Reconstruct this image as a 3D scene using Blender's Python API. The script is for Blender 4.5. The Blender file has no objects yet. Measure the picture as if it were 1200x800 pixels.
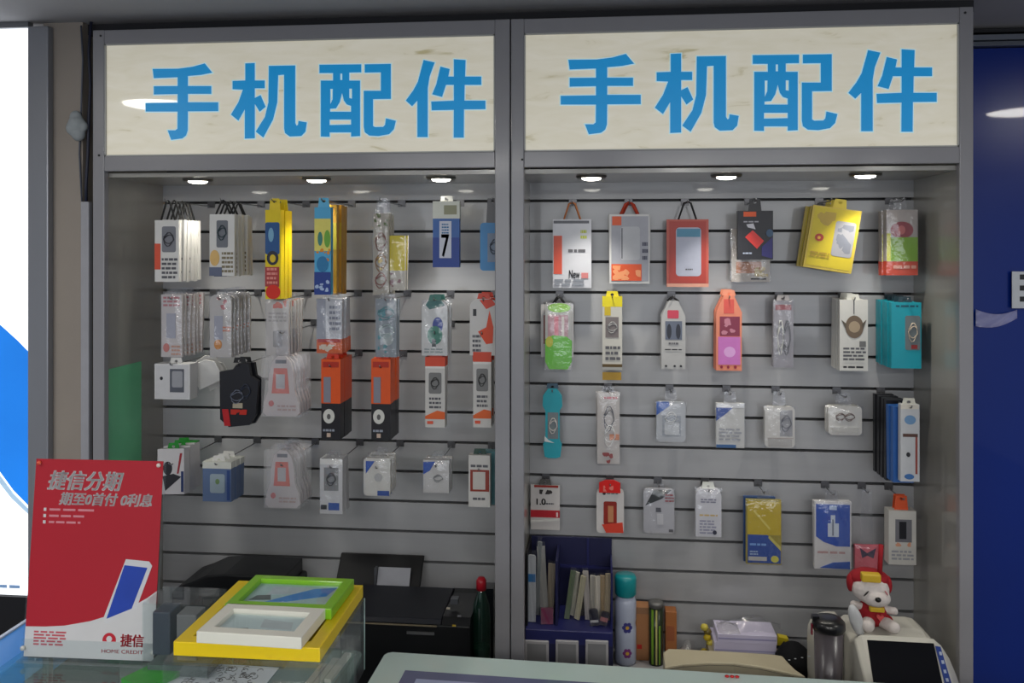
import bpy, bmesh, math, random
from mathutils import Vector, Matrix
R = math.radians
rnd = random.Random(7)
scene = bpy.context.scene
COL = scene.collection

# ------------------------------------------------------------------ camera
CX, CY, CZ, YAW, FPX, VH = 0.1961, -1.9202, 1.65, 0.0999, 1000.0, 290.9
cam_d = bpy.data.cameras.new('camera')
cam_d.sensor_width = 36.0
cam_d.lens = 36.0 * FPX / 1200.0
cam_d.shift_y = -(400.0 - VH) / 1200.0
cam_d.clip_start = 0.02
cam = bpy.data.objects.new('camera', cam_d)
COL.objects.link(cam)
cam.location = (CX, CY, CZ)
cam.rotation_euler = (R(90), 0, YAW)
scene.camera = cam

# ------------------------------------------------------------------ world, exposure, large lights
world = bpy.data.worlds.new('world')
scene.world = world
world.use_nodes = True
wb = world.node_tree.nodes['Background']
wb.inputs[0].default_value = (0.84, 0.90, 1.0, 1)
wb.inputs[1].default_value = 0.31
scene.view_settings.view_transform = 'Standard'
scene.view_settings.look = 'None'
scene.view_settings.exposure = 0.12
scene.view_settings.gamma = 1.0
scene.view_settings.use_curve_mapping = False

def area(name, loc, rot, sx, sy, energy, col):
    l = bpy.data.lights.new(name, 'AREA')
    l.shape = 'RECTANGLE'; l.size = sx; l.size_y = sy; l.energy = energy; l.color = col
    o = bpy.data.objects.new(name, l)
    COL.objects.link(o); o.location = loc; o.rotation_euler = rot
    return o
area('front_fill_light', (0.6, -6.0, 1.45), (R(90), 0, 0), 4.5, 1.3, 40, (0.9, 0.94, 1.0))  # soft fill light added behind the camera for even illumination
SPOT_W = 4.4
PANEL_W = 31.0
DOWN_E = 38.0
SIGN_E = 0.38

# ------------------------------------------------------------------ projection helpers: a pixel of the 1200x800 photo to a point at a real distance
FW = Vector((-math.sin(YAW), math.cos(YAW), 0)); RT = Vector((math.cos(YAW), math.sin(YAW), 0)); UP = Vector((0, 0, 1))
CP = Vector((CX, CY, CZ))
def ray(u, v): return FW + RT * ((u - 600) / FPX) + UP * ((VH - v) / FPX)
def at(u, v, Y):
    d = ray(u, v); return CP + d * ((Y - CY) / d.y)
def atz(u, v, z):
    d = ray(u, v); return CP + d * ((z - CZ) / d.z)
def cw(lat, dep, z):
    p = CP + RT * lat + FW * dep; p.z = z; return p

# ------------------------------------------------------------------ materials
def lin(c):
    o = []
    for x in c[:3]:
        x = x / 255.0
        o.append(x / 12.92 if x <= 0.04045 else ((x + 0.055) / 1.055) ** 2.4)
    return (o[0], o[1], o[2], 1)
MC = {}
def mat(rgb, rough=0.45, var=0.10, scale=30, metal=0.0, coat=0.0, bump=0.0, emis=0.0, streak=None, coatr=0.05, spec=0.5):
    key = (tuple(rgb), rough, var, scale, metal, coat, bump, emis, streak, coatr, spec)
    if key in MC: return MC[key]
    m = bpy.data.materials.new('surface_%d_%d_%d' % tuple(rgb)); m.use_nodes = True
    nt = m.node_tree; b = nt.nodes['Principled BSDF']
    L = lin(rgb)
    b.inputs['Roughness'].default_value = rough
    b.inputs['Metallic'].default_value = metal
    b.inputs['Coat Weight'].default_value = coat
    b.inputs['Coat Roughness'].default_value = coatr
    b.inputs['Specular IOR Level'].default_value = spec
    tc = nt.nodes.new('ShaderNodeTexCoord')
    mp = nt.nodes.new('ShaderNodeMapping'); nt.links.new(tc.outputs['Object'], mp.inputs[0])
    if streak: mp.inputs['Scale'].default_value = streak
    n = nt.nodes.new('ShaderNodeTexNoise'); n.inputs['Scale'].default_value = scale; n.inputs['Detail'].default_value = 5
    nt.links.new(mp.outputs[0], n.inputs['Vector'])
    mx = nt.nodes.new('ShaderNodeMix'); mx.data_type = 'RGBA'
    mx.inputs[6].default_value = tuple(x * (1 - var) for x in L[:3]) + (1,)
    mx.inputs[7].default_value = tuple(min(1, x * (1 + var)) for x in L[:3]) + (1,)
    nt.links.new(n.outputs[0], mx.inputs[0]); nt.links.new(mx.outputs[2], b.inputs['Base Color'])
    if bump:
        bp = nt.nodes.new('ShaderNodeBump'); bp.inputs['Strength'].default_value = bump; bp.inputs['Distance'].default_value = 0.002
        nt.links.new(n.outputs[0], bp.inputs['Height']); nt.links.new(bp.outputs[0], b.inputs['Normal'])
    if emis:
        nt.links.new(mx.outputs[2], b.inputs['Emission Color']); b.inputs['Emission Strength'].default_value = emis
    MC[key] = m
    return m
def glassy(name, tint, base=0.06, rough=0.02, milky=0.0, milk=(200, 205, 210), bump=0.0):
    m = bpy.data.materials.new(name); m.use_nodes = True
    nt = m.node_tree; nt.nodes.remove(nt.nodes['Principled BSDF'])
    out = nt.nodes['Material Output']
    t = nt.nodes.new('ShaderNodeBsdfTransparent'); t.inputs[0].default_value = tuple(tint) + (1,)
    g = nt.nodes.new('ShaderNodeBsdfGlossy'); g.inputs['Roughness'].default_value = rough
    lw = nt.nodes.new('ShaderNodeFresnel'); lw.inputs[0].default_value = 1.45
    ad = nt.nodes.new('ShaderNodeMath'); ad.operation = 'ADD'; ad.inputs[1].default_value = base; ad.use_clamp = True
    ge = nt.nodes.new('ShaderNodeNewGeometry'); iv = nt.nodes.new('ShaderNodeMath'); iv.operation = 'SUBTRACT'; iv.inputs[0].default_value = 1.0
    nt.links.new(ge.outputs['Backfacing'], iv.inputs[1])
    mu = nt.nodes.new('ShaderNodeMath'); mu.operation = 'MULTIPLY'          # a thin pane mirrors once, on the side it is seen from
    nt.links.new(lw.outputs[0], ad.inputs[0]); nt.links.new(ad.outputs[0], mu.inputs[0]); nt.links.new(iv.outputs[0], mu.inputs[1])
    mx = nt.nodes.new('ShaderNodeMixShader')
    nt.links.new(mu.outputs[0], mx.inputs[0])
    last = t.outputs[0]
    if milky:
        d = nt.nodes.new('ShaderNodeBsdfDiffuse'); d.inputs[0].default_value = lin(milk)
        m2 = nt.nodes.new('ShaderNodeMixShader'); m2.inputs[0].default_value = milky
        nt.links.new(t.outputs[0], m2.inputs[1]); nt.links.new(d.outputs[0], m2.inputs[2]); last = m2.outputs[0]
    if bump:
        tc = nt.nodes.new('ShaderNodeTexCoord')
        n = nt.nodes.new('ShaderNodeTexNoise'); n.inputs['Scale'].default_value = 60
        nt.links.new(tc.outputs['Object'], n.inputs['Vector'])
        bp = nt.nodes.new('ShaderNodeBump'); bp.inputs['Strength'].default_value = bump; bp.inputs['Distance'].default_value = 0.003
        nt.links.new(n.outputs[0], bp.inputs['Height'])
        nt.links.new(bp.outputs[0], g.inputs['Normal'])
    nt.links.new(last, mx.inputs[1]); nt.links.new(g.outputs[0], mx.inputs[2]); nt.links.new(mx.outputs[0], out.inputs[0])
    return m
FILM = glassy('clear_film', (0.97, 0.97, 0.98), 0.05, 0.10, 0.05, bump=1.0)
HAZY = glassy('hazy_film', (0.95, 0.95, 0.96), 0.02, 0.2, 0.24, (215, 213, 212), bump=0.8)
ACRYL = glassy('clear_acrylic', (0.96, 0.98, 0.98), 0.01, 0.02, 0.02)
GLASS = glassy('green_glass', (0.80, 0.92, 0.88), 0.05, 0.02, 0.10, (150, 180, 170))
GREENF = glassy('green_film', (0.5, 0.86, 0.66), 0.03, 0.25, 0.8, (124, 222, 168))
BLACK = (18, 18, 21)
WHITE = (228, 228, 226)
CHROME = mat((150, 150, 152), 0.3, 0.1, metal=0.9)
WIRE = mat((95, 95, 98), 0.35, 0.1, metal=0.7)

# ------------------------------------------------------------------ mesh builder
def arc(cx, cz, rx, rz, a0, a1, n):
    return [(cx + rx * math.cos(R(a0 + (a1 - a0) * i / n)), cz + rz * math.sin(R(a0 + (a1 - a0) * i / n))) for i in range(n + 1)]
class MB:
    def __init__(s): s.v = []; s.f = []; s.fm = []; s.m = []; s.sm = []
    def mi(s, m):
        if m not in s.m: s.m.append(m)
        return s.m.index(m)
    def add(s, vs, fs, m, smooth=False):
        o = len(s.v); k = s.mi(m)
        s.v += [tuple(p) for p in vs]
        for f in fs: s.f.append(tuple(i + o for i in f)); s.fm.append(k); s.sm.append(smooth)
        return s
    def prism(s, pts, y0, y1, m):                   # outline in x,z; extruded along y
        n = len(pts)
        vs = [(p[0], y0, p[1]) for p in pts] + [(p[0], y1, p[1]) for p in pts]
        return s.add(vs, [tuple(range(n)), tuple(range(2 * n - 1, n - 1, -1))] + [(i, i + n, (i + 1) % n + n, (i + 1) % n) for i in range(n)], m)
    def flat(s, pts, z0, z1, m):                    # outline in x,y; extruded along z
        n = len(pts)
        vs = [(p[0], p[1], z0) for p in pts] + [(p[0], p[1], z1) for p in pts]
        return s.add(vs, [tuple(range(n)), tuple(range(2 * n - 1, n - 1, -1))] + [(i, i + n, (i + 1) % n + n, (i + 1) % n) for i in range(n)], m)
    def side(s, pts, x0, x1, m):                    # outline in y,z; extruded along x
        n = len(pts)
        vs = [(x0, p[0], p[1]) for p in pts] + [(x1, p[0], p[1]) for p in pts]
        return s.add(vs, [tuple(range(n)), tuple(range(2 * n - 1, n - 1, -1))] + [(i, i + n, (i + 1) % n + n, (i + 1) % n) for i in range(n)], m)
    def box(s, x0, x1, y0, y1, z0, z1, m):
        return s.prism([(x0, z0), (x1, z0), (x1, z1), (x0, z1)], y0, y1, m)
    def tube(s, pts, r, m, n=6):
        pts = [Vector(p) for p in pts]; vs = []; fs = []
        for i, p in enumerate(pts):
            t = (pts[min(i + 1, len(pts) - 1)] - pts[max(i - 1, 0)]).normalized()
            a = t.cross(Vector((0.13, 0.31, 0.94))); a = a.normalized() if a.length > 1e-4 else Vector((1, 0, 0))
            b = t.cross(a)
            for k in range(n):
                th = 2 * math.pi * k / n; vs.append(p + (a * math.cos(th) + b * math.sin(th)) * r)
        for i in range(len(pts) - 1):
            for k in range(n): fs.append((i * n + k, i * n + (k + 1) % n, (i + 1) * n + (k + 1) % n, (i + 1) * n + k))
        fs.append(tuple(range(n))[::-1]); fs.append(tuple((len(pts) - 1) * n + k for k in range(n)))
        return s.add(vs, fs, m, True)
    def lathe(s, prof, c, m, n=20, axis='z'):
        vs = []; fs = []
        for (r, h) in prof:
            for k in range(n):
                th = 2 * math.pi * k / n
                p = (r * math.cos(th), r * math.sin(th), h) if axis == 'z' else (r * math.cos(th), h, r * math.sin(th))
                vs.append((c[0] + p[0], c[1] + p[1], c[2] + p[2]))
        for i in range(len(prof) - 1):
            for k in range(n): fs.append((i * n + k, i * n + (k + 1) % n, (i + 1) * n + (k + 1) % n, (i + 1) * n + k))
        fs.append(tuple(range(n))[::-1]); fs.append(tuple((len(prof) - 1) * n + k for k in range(n)))
        return s.add(vs, fs, m, True)
    def ball(s, c, r, m, n=14, rot=None):
        vs = []; fs = []; k2 = n // 2
        for i in range(k2 + 1):
            ph = math.pi * i / k2
            for k in range(n):
                th = 2 * math.pi * k / n
                p = Vector((r[0] * math.sin(ph) * math.cos(th), r[1] * math.sin(ph) * math.sin(th), r[2] * math.cos(ph)))
                if rot is not None: p = rot @ p
                vs.append(p + Vector(c))
        for i in range(k2):
            for k in range(n): fs.append((i * n + k, i * n + (k + 1) % n, (i + 1) * n + (k + 1) % n, (i + 1) * n + k))
        return s.add(vs, fs, m, True)
    def sheet(s, fn, nx, nz, m):                    # fn(i/nx, j/nz) gives a point
        vs = [fn(i / nx, j / nz) for j in range(nz + 1) for i in range(nx + 1)]
        return s.add(vs, [(j * (nx + 1) + i, j * (nx + 1) + i + 1, (j + 1) * (nx + 1) + i + 1, (j + 1) * (nx + 1) + i) for j in range(nz) for i in range(nx)], m, True)
    def build(s, name, parent=None, loc=(0, 0, 0), rot=(0, 0, 0), bevel=0.0, mods=None):
        me = bpy.data.meshes.new(name); me.from_pydata(s.v, [], s.f)
        for m in s.m: me.materials.append(m)
        for i, p in enumerate(me.polygons): p.material_index = s.fm[i]; p.use_smooth = s.sm[i]
        bm = bmesh.new(); bm.from_mesh(me)
        bmesh.ops.remove_doubles(bm, verts=bm.verts, dist=1e-6)
        bmesh.ops.recalc_face_normals(bm, faces=bm.faces); bm.to_mesh(me); bm.free()
        o = bpy.data.objects.new(name, me); COL.objects.link(o)
        o.location = loc; o.rotation_euler = rot
        if parent: o.parent = parent
        if bevel:
            b = o.modifiers.new('bevel', 'BEVEL'); b.width = bevel; b.segments = 2; b.limit_method = 'ANGLE'
        return o
def thing(name, label, cat, loc=(0, 0, 0), rot=(0, 0, 0), group=None):
    o = bpy.data.objects.new(name, None); COL.objects.link(o); o.empty_display_size = 0.02
    o.location = loc; o.rotation_euler = rot
    return tag(o, label, cat, group)
def tag(o, label, cat, group=None):
    o['label'] = label; o['category'] = cat
    if group: o['group'] = group
    return o
def struct(o): o['kind'] = 'structure'; return o
def copy_tree(o, parent=None):
    c = o.copy(); COL.objects.link(c)
    if parent: c.parent = parent
    for ch in list(o.children): copy_tree(ch, c)
    return c
def curve_mesh(name, splines, y_th, m, parent, loc=(0, 0, 0), offset=0.0):     # 2D filled outline with holes -> mesh facing -y
    cu = bpy.data.curves.new(name, 'CURVE'); cu.dimensions = '2D'; cu.fill_mode = 'BOTH'; cu.extrude = y_th; cu.offset = offset
    for sp in splines:
        s = cu.splines.new('POLY'); s.points.add(len(sp) - 1); s.use_cyclic_u = True
        for i, p in enumerate(sp): s.points[i].co = (p[0], p[1], 0, 1)
    return _conv(name, cu, m, parent, loc)
def _conv(name, cu, m, parent, loc):
    t = bpy.data.objects.new('tmp', cu); COL.objects.link(t)
    dg = bpy.context.evaluated_depsgraph_get()
    me = bpy.data.meshes.new_from_object(t.evaluated_get(dg)); bpy.data.objects.remove(t)
    me.transform(Matrix.Rotation(R(90), 4, 'X'))
    me.name = name; me.materials.clear(); me.materials.append(m)
    for p in me.polygons: p.material_index = 0
    o = bpy.data.objects.new(name, me); COL.objects.link(o); o.location = loc
    if parent: o.parent = parent
    return o
def text(name, body, x0, x1, z0, z1, y, m, parent, bold=0.0, shear=0.0):   # text fitted in a box of the parent's front face
    cu = bpy.data.curves.new(name, 'FONT'); cu.body = body; cu.size = 1.0; cu.shear = shear; cu.extrude = 0.0
    o = _conv(name, cu, m, parent, (0, 0, 0))
    me = o.data
    if bold:
        bm = bmesh.new(); bm.from_mesh(me); src = bm.copy()
        tmp = bpy.data.meshes.new('t')
        for dx, dz in ((bold, 0), (2 * bold, 0), (0, bold), (2 * bold, bold), (bold, bold)):
            s2 = src.copy()
            for v in s2.verts: v.co.x += dx; v.co.z += dz
            s2.to_mesh(tmp); bm.from_mesh(tmp); s2.free()
        bm.to_mesh(me); bm.free(); src.free(); bpy.data.meshes.remove(tmp)
    xs = [v.co.x for v in me.vertices]; zs = [v.co.z for v in me.vertices]
    a, b, c, d = min(xs), max(xs), min(zs), max(zs)
    for v in me.vertices:
        v.co = (x0 + (v.co.x - a) / (b - a) * (x1 - x0), y, z0 + (v.co.z - c) / (d - c) * (z1 - z0))
    return o

# ================================================================== SETTING
ZTOP, ZST, ZSB, ZHB, ZSOF, ZSH = 2.1687, 2.1353, 1.8688, 1.8330, 1.820, 0.62
DB, PITCH, ZK0 = 0.2948, 0.0791, 1.7735
ZC = 2.197
plaster = mat((158, 157, 160), 0.85, 0.08, 6, bump=0.2)
struct(MB().box(-3.0, 3.4, -7.0, 0.9, ZC, ZC + 0.05, plaster).build('ceiling'))
struct(MB().box(-3.0, 3.4, -7.0, 0.9, -0.05, 0.0, mat((120, 116, 110), 0.35, 0.1, 8)).build('floor'))
struct(MB().box(-3.0, 3.4, 0.62, 0.67, 0, ZC, mat((128, 122, 114), 0.8, 0.1, 5)).build('wall_back'))
pl = at(60, 300, 0.03).x; pr = at(97, 300, 0.03).x
beige = mat((150, 141, 132), 0.8, 0.10, 7, bump=0.25)
struct(MB().box(pl - 0.02, pr, 0.03, 0.62, 0, ZC, beige).build('wall_left'))
# dark strip filling the gap over the cabinets, rail and ceiling step at the right
struct(MB().box(-1.06, 1.02, 0.05, 0.10, ZTOP + 0.002, ZC - 0.001, mat((40, 40, 44), 0.8)).build('gap_strip'))
rx0 = 1.005
zr = at(1170, 41, 0.33).z
struct(MB().box(rx0, 3.0, 0.30, 0.60, zr, at(1170, 34, 0.30).z, mat((24, 25, 30), 0.7)).build('trim_2'))
rl = MB(); z0_ = at(1170, 55, 0.31).z; z1_ = at(1170, 43, 0.31).z
rl.box(rx0, 3.0, 0.295, 0.33, z0_, z0_ + (z1_ - z0_) * 0.42, mat((105, 110, 120), 0.3, 0.05, metal=0.6))
rl.box(rx0, 3.0, 0.285, 0.33, z0_ + (z1_ - z0_) * 0.5, z1_, mat((125, 130, 140), 0.3, 0.05, metal=0.6))
struct(rl.build('trim_3'))

# ================================================================== CABINETS
paint = mat((140, 139, 143), 0.32, 0.05, 14, coat=0.25, coatr=0.12)
lam = mat((163, 164, 167), 0.36, 0.07, 4, coat=0.6, coatr=0.06, streak=(1, 1, 14))
sidem = mat((150, 148, 142), 0.3, 0.12, 5, coat=0.5, coatr=0.08, streak=(1, 3, 0.8))
groovem = mat((34, 33, 34), 0.6)
blue = mat((0, 140, 204), 0.4, 0.04, emis=0.35)
halo = mat((190, 226, 234), 0.5, 0.03, emis=0.32)
def sign_material():
    m = bpy.data.materials.new('backlit_sign_sheet'); m.use_nodes = True
    nt = m.node_tree; b = nt.nodes['Principled BSDF']; b.inputs['Roughness'].default_value = 0.35
    b.inputs['Coat Weight'].default_value = 0.7; b.inputs['Coat Roughness'].default_value = 0.03
    tc = nt.nodes.new('ShaderNodeTexCoord')
    mp = nt.nodes.new('ShaderNodeMapping'); mp.inputs['Scale'].default_value = (1.2, 1, 5); nt.links.new(tc.outputs['Object'], mp.inputs[0])
    n = nt.nodes.new('ShaderNodeTexNoise'); n.inputs['Scale'].default_value = 9; n.inputs['Detail'].default_value = 7; n.inputs['Distortion'].default_value = 0.8
    nt.links.new(mp.outputs[0], n.inputs['Vector'])
    cr = nt.nodes.new('ShaderNodeValToRGB'); e = cr.color_ramp.elements
    e[0].position = 0.22; e[0].color = lin((176, 166, 128)); e[1].position = 0.36; e[1].color = lin((212, 206, 186))
    x = cr.color_ramp.elements.new(0.8); x.color = lin((220, 215, 200))
    nt.links.new(n.outputs[0], cr.inputs[0]); nt.links.new(cr.outputs[0], b.inputs['Base Color']); nt.links.new(cr.outputs[0], b.inputs['Emission Color'])
    b.inputs['Emission Strength'].default_value = SIGN_E
    return m
signm = sign_material()

# characters traced as outlines; numbers are relative to two close-ups of the right-hand sign
def cA(p): return (600 + p[0] / 3.333, p[1] / 3.333)
def cB(p): return (860 + p[0] / 3.333, p[1] / 3.333)
SHOU = [[(220, 233), (330, 232), (392, 224), (445, 210), (477, 248), (430, 257), (372, 262), (372, 303), (473, 303), (473, 335), (372, 335), (372, 370), (503, 370), (503, 406), (372, 407), (371, 485), (364, 506), (348, 518), (300, 524), (285, 485), (318, 485), (327, 478), (328, 408), (190, 408), (190, 374), (328, 372), (328, 336), (225, 338), (225, 304), (328, 303), (328, 267), (225, 271)]]
JI = [[(620, 210), (661, 208), (661, 280), (704, 280), (704, 312), (661, 312), (661, 352), (686, 340), (708, 388), (682, 408), (661, 376), (661, 517), (618, 519), (618, 398), (590, 445), (558, 420), (590, 370), (610, 318), (565, 316), (565, 282), (620, 280)],
      [(722, 220), (836, 218), (836, 455), (842, 466), (848, 462), (850, 446), (886, 452), (880, 490), (862, 508), (812, 510), (792, 496), (788, 478), (788, 256), (762, 258), (758, 370), (740, 440), (698, 514), (665, 490), (705, 430), (720, 370)]]
PEI = [[(74, 215), (255, 213), (255, 246), (203, 247), (203, 280), (250, 280), (250, 508), (211, 510), (211, 493), (118, 493), (118, 511), (80, 510), (80, 280), (133, 280), (133, 249), (74, 249)],
       [(164, 251), (173, 251), (173, 278), (164, 278)],
       [(121, 314), (132, 314), (131, 356), (121, 378)],
       [(203, 313), (215, 313), (215, 354), (203, 352)],
       [(172, 330), (180, 362), (192, 378), (211, 384), (211, 408), (120, 408), (120, 396), (146, 394), (162, 368)],
       [(118, 440), (211, 440), (211, 461), (118, 463)],
       [(270, 213), (383, 211), (383, 355), (306, 356), (306, 466), (314, 471), (350, 470), (358, 462), (362, 435), (405, 445), (396, 480), (376, 500), (330, 508), (290, 506), (270, 492), (266, 470), (266, 322), (340, 322), (340, 246), (270, 247)]]
JIAN = [[(525, 195), (573, 205), (551, 262), (543, 310), (543, 512), (498, 512), (498, 362), (475, 385), (448, 362), (480, 320), (500, 285)],
        [(598, 222), (638, 232), (632, 263), (656, 263), (656, 192), (707, 195), (705, 263), (775, 263), (775, 297), (703, 297), (702, 362), (793, 362), (793, 397), (700, 398), (699, 514), (655, 514), (656, 400), (560, 402), (558, 366), (656, 362), (656, 297), (622, 297), (605, 347), (562, 336), (580, 295)]]
def glyph(g, conv):
    out = []
    for sp in g:
        q = []
        for p in sp:
            w = at(*conv(p), 0.003); q.append((w.x, w.z))
        out.append(q)
    return out
GLYPHS = [glyph(SHOU, cA), glyph(JI, cA), glyph(PEI, cB), glyph(JIAN, cB)]

def cabinet(x0, label, tdx, lamps):
    x1 = x0 + 1.0
    lpost, rpost = (0.030, 0.0355) if x0 < -0.5 else (0.031, 0.030)
    c = thing('display_cabinet', label, 'cabinet', (x0 + 0.5, 0.15, 0.0))
    def P(mb, name, **k):
        o = mb.build(name, c, **k); o.location = (-(x0 + 0.5), -0.15, 0); return o
    e = 0.0012
    P(MB().box(x0 + e, x0 + lpost, 0.0, 0.020, 0, ZTOP, paint), 'post', bevel=0.002)
    P(MB().box(x1 - rpost, x1 - e, 0.0, 0.020, 0, ZTOP, paint), 'post', bevel=0.002)
    P(MB().box(x0 + lpost, x1 - rpost, 0.0005, 0.020, ZST, ZTOP - 0.0005, paint), 'top_rail', bevel=0.0015)
    P(MB().box(x0 + lpost, x1 - rpost, 0.0005, 0.020, ZHB, ZSB, paint), 'lower_rail', bevel=0.0015)
    P(MB().box(x0 + lpost + .003, x1 - rpost - .003, 0.021, 0.12, ZTOP - 0.02, ZTOP - 0.001, paint), 'top_board')
    # bead around the sign
    bd = MB(); f = mat((176, 176, 172), 0.35)
    bx0, bx1 = x0 + lpost, x1 - rpost
    for a in ((bx0, bx1, ZST - 0.003, ZST), (bx0, bx1, ZSB, ZSB + 0.003), (bx0, bx0 + 0.003, ZSB, ZST), (bx1 - 0.003, bx1, ZSB, ZST)): bd.box(a[0], a[1], 0.0015, 0.006, a[2], a[3], f)
    P(bd, 'sign_bead')
    s = P(MB().box(x0 + lpost, x1 - rpost, 0.006, 0.012, ZSB, ZST, signm), 'sign_panel')
    for g in GLYPHS:
        g2 = [[(p[0] + (x0 - 0.0) + tdx, p[1]) for p in sp] for sp in g]
        curve_mesh('character', g2, 0.0004, blue, s, (0, 0.0042, 0))
        curve_mesh('character_outline', g2, 0.0003, halo, s, (0, 0.0052, 0), offset=0.0022)
    P(MB().box(x0 + 0.002, x0 + 0.020, 0.0205, DB + 0.02, 0, ZTOP - .002, sidem), 'side_panel')
    P(MB().box(x1 - 0.020, x1 - 0.002, 0.0205, DB + 0.02, 0, ZTOP - .002, sidem), 'side_panel')
    P(MB().box(x0 + 0.0205, x1 - 0.0205, 0.0205, DB, ZSOF, ZSOF + 0.010, sidem), 'soffit')
    P(MB().box(x0 + 0.02, x1 - 0.02, DB + 0.019, DB + 0.026, 0, ZTOP - .002, groovem), 'backing_board')
    zs = [ZSOF] + [ZK0 - k * PITCH for k in range(15)] + [ZSH]
    for i in range(len(zs) - 1):
        top = zs[i] - (0.0036 if i else 0); bot = zs[i + 1] + (0.0036 if i < len(zs) - 2 else 0)
        P(MB().box(x0 + 0.0202, x1 - 0.0202, DB, DB + 0.0185, bot, top, lam), 'slat')
    P(MB().box(x0 + 0.0205, x1 - 0.0205, 0.005, DB - 0.0005, ZSH - 0.02, ZSH, lam), 'shelf')
    P(MB().box(x0 + lpost, x0 + 0.498, 0.004, 0.02, 0.06, ZSH - 0.022, paint), 'cupboard_door', bevel=.002)
    P(MB().box(x0 + 0.502, x1 - rpost, 0.004, 0.02, 0.06, ZSH - 0.022, paint), 'cupboard_door', bevel=.002)
    for (u, v) in lamps:
        p = at(u, v, 0.10); p.z = ZSOF; q = p - Vector((x0 + 0.5, 0.15, 0))
        l = MB().lathe([(0.036, 0.0), (0.036, -0.002), (0.033, -0.006), (0.024, -0.003)], q, mat((110, 108, 104), 0.3, metal=0.8), 20).build('spotlight', c)
        e_ = MB().lathe([(0.0235, -0.0032), (0.0215, -0.0075), (0.012, -0.010), (0.004, -0.0105)], q, LENS, 16).build('spotlight_lens', l)
        sp = bpy.data.lights.new('spotlight_bulb', 'SPOT'); sp.energy = SPOT_W; sp.spot_size = R(84); sp.spot_blend = 0.7; sp.color = (1.0, 0.95, 0.84); sp.shadow_soft_size = 0.018
        so = bpy.data.objects.new('spotlight_bulb', sp); COL.objects.link(so)
        so.location = (p.x, p.y, p.z - 0.016); so.rotation_euler = (R(8), 0, 0)
    return c
LENS = mat((255, 250, 238), 0.3, 0.0, emis=14.0)
cabL = cabinet(-1.0, 'left grey display cabinet with slat wall under a blue-lettered sign', 0.018, [(232, 210), (371, 209), (517, 210)])
cabR = cabinet(0.0, 'right grey display cabinet with slat wall under a blue-lettered sign', 0.0, [(693, 206), (851, 206), (1014, 203)])
# small dark screws in the frame
for (u, v, c) in ((118, 42, cabL), (116, 182, cabL), (612, 187, cabR), (1131, 15, cabR)):
    p = at(u, v, -0.0004) - c.location
    MB().lathe([(0.0026, 0.0), (0.0026, -0.0012), (0.001, -0.0016)], p, mat((25, 25, 28), 0.4), 10, 'y').build('screw', c)

# ================================================================== PACKAGES
def outline(kind, w, h):
    x = w / 2
    if kind == 'rect': return [(-x, 0), (x, 0), (x, h), (-x, h)]
    if kind == 'round':
        r = min(w, h) * 0.14; p = []
        for (cx_, cz_, a) in ((x - r, r, -90), (x - r, h - r, 0), (-x + r, h - r, 90), (-x + r, r, 180)): p += arc(cx_, cz_, r, r, a, a + 90, 4)
        return p
    if kind == 'top':
        r = min(w, h) * 0.3
        return [(-x, 0), (x, 0)] + arc(x - r, h - r, r, r, 0, 90, 5) + arc(-x + r, h - r, r, r, 90, 180, 5)
    if kind == 'gable': return [(-x, 0), (x, 0), (x, h * 0.78), (x * 0.38, h), (-x * 0.38, h), (-x, h * 0.78)]
    if kind == 'bell':
        return [(-x, h * 0.06), (-x * 0.8, 0), (x * 0.8, 0), (x, h * 0.06), (x * 0.95, h * 0.22), (x * 0.72, h * 0.42), (x * 0.66, h * 0.7), (x * 0.5, h * 0.9), (x * 0.2, h), (-x * 0.2, h), (-x * 0.5, h * 0.9), (-x * 0.66, h * 0.7), (-x * 0.72, h * 0.42), (-x * 0.95, h * 0.22)]
    if kind == 'bottle':
        return [(-x * 0.8, h * 0.02), (-x * 0.4, 0), (x * 0.4, 0), (x * 0.8, h * 0.02), (x * 0.95, h * 0.2), (x * 0.72, h * 0.27), (x * 0.72, h * 0.68), (x, h * 0.75), (x * 0.95, h * 0.9), (x * 0.45, h), (-x * 0.45, h), (-x * 0.95, h * 0.9), (-x, h * 0.75), (-x * 0.72, h * 0.68), (-x * 0.72, h * 0.27), (-x * 0.95, h * 0.2)]
    if kind == 'flare': return [(-x * 0.95, h * 0.12), (-x * 0.5, 0), (x * 0.55, h * 0.04), (x * 0.85, h * 0.2), (x, h * 0.72), (x * 0.6, h * 0.8), (x * 0.5, h), (-x * 0.1, h * 0.99), (-x * 0.3, h * 0.9), (-x * 0.98, h * 0.86)]
ORD = ['front', 'second', 'third', 'fourth', 'fifth', 'sixth', 'seventh', 'eighth']
def lines(mb, x0, x1, z0, z1, n, y0, m, r):
    for i in range(n):
        zc = z1 - (z1 - z0) * (i + 0.5) / n; hh = (z1 - z0) / n * 0.27; x = x0
        while x < x1 - (x1 - x0) * 0.08:
            l = (x1 - x0) * r.uniform(0.12, 0.4); mb.box(x, min(x1, x + l), y0 - 0.0002, y0, zc - hh, zc + hh, m); x += l + (x1 - x0) * 0.06
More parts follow.
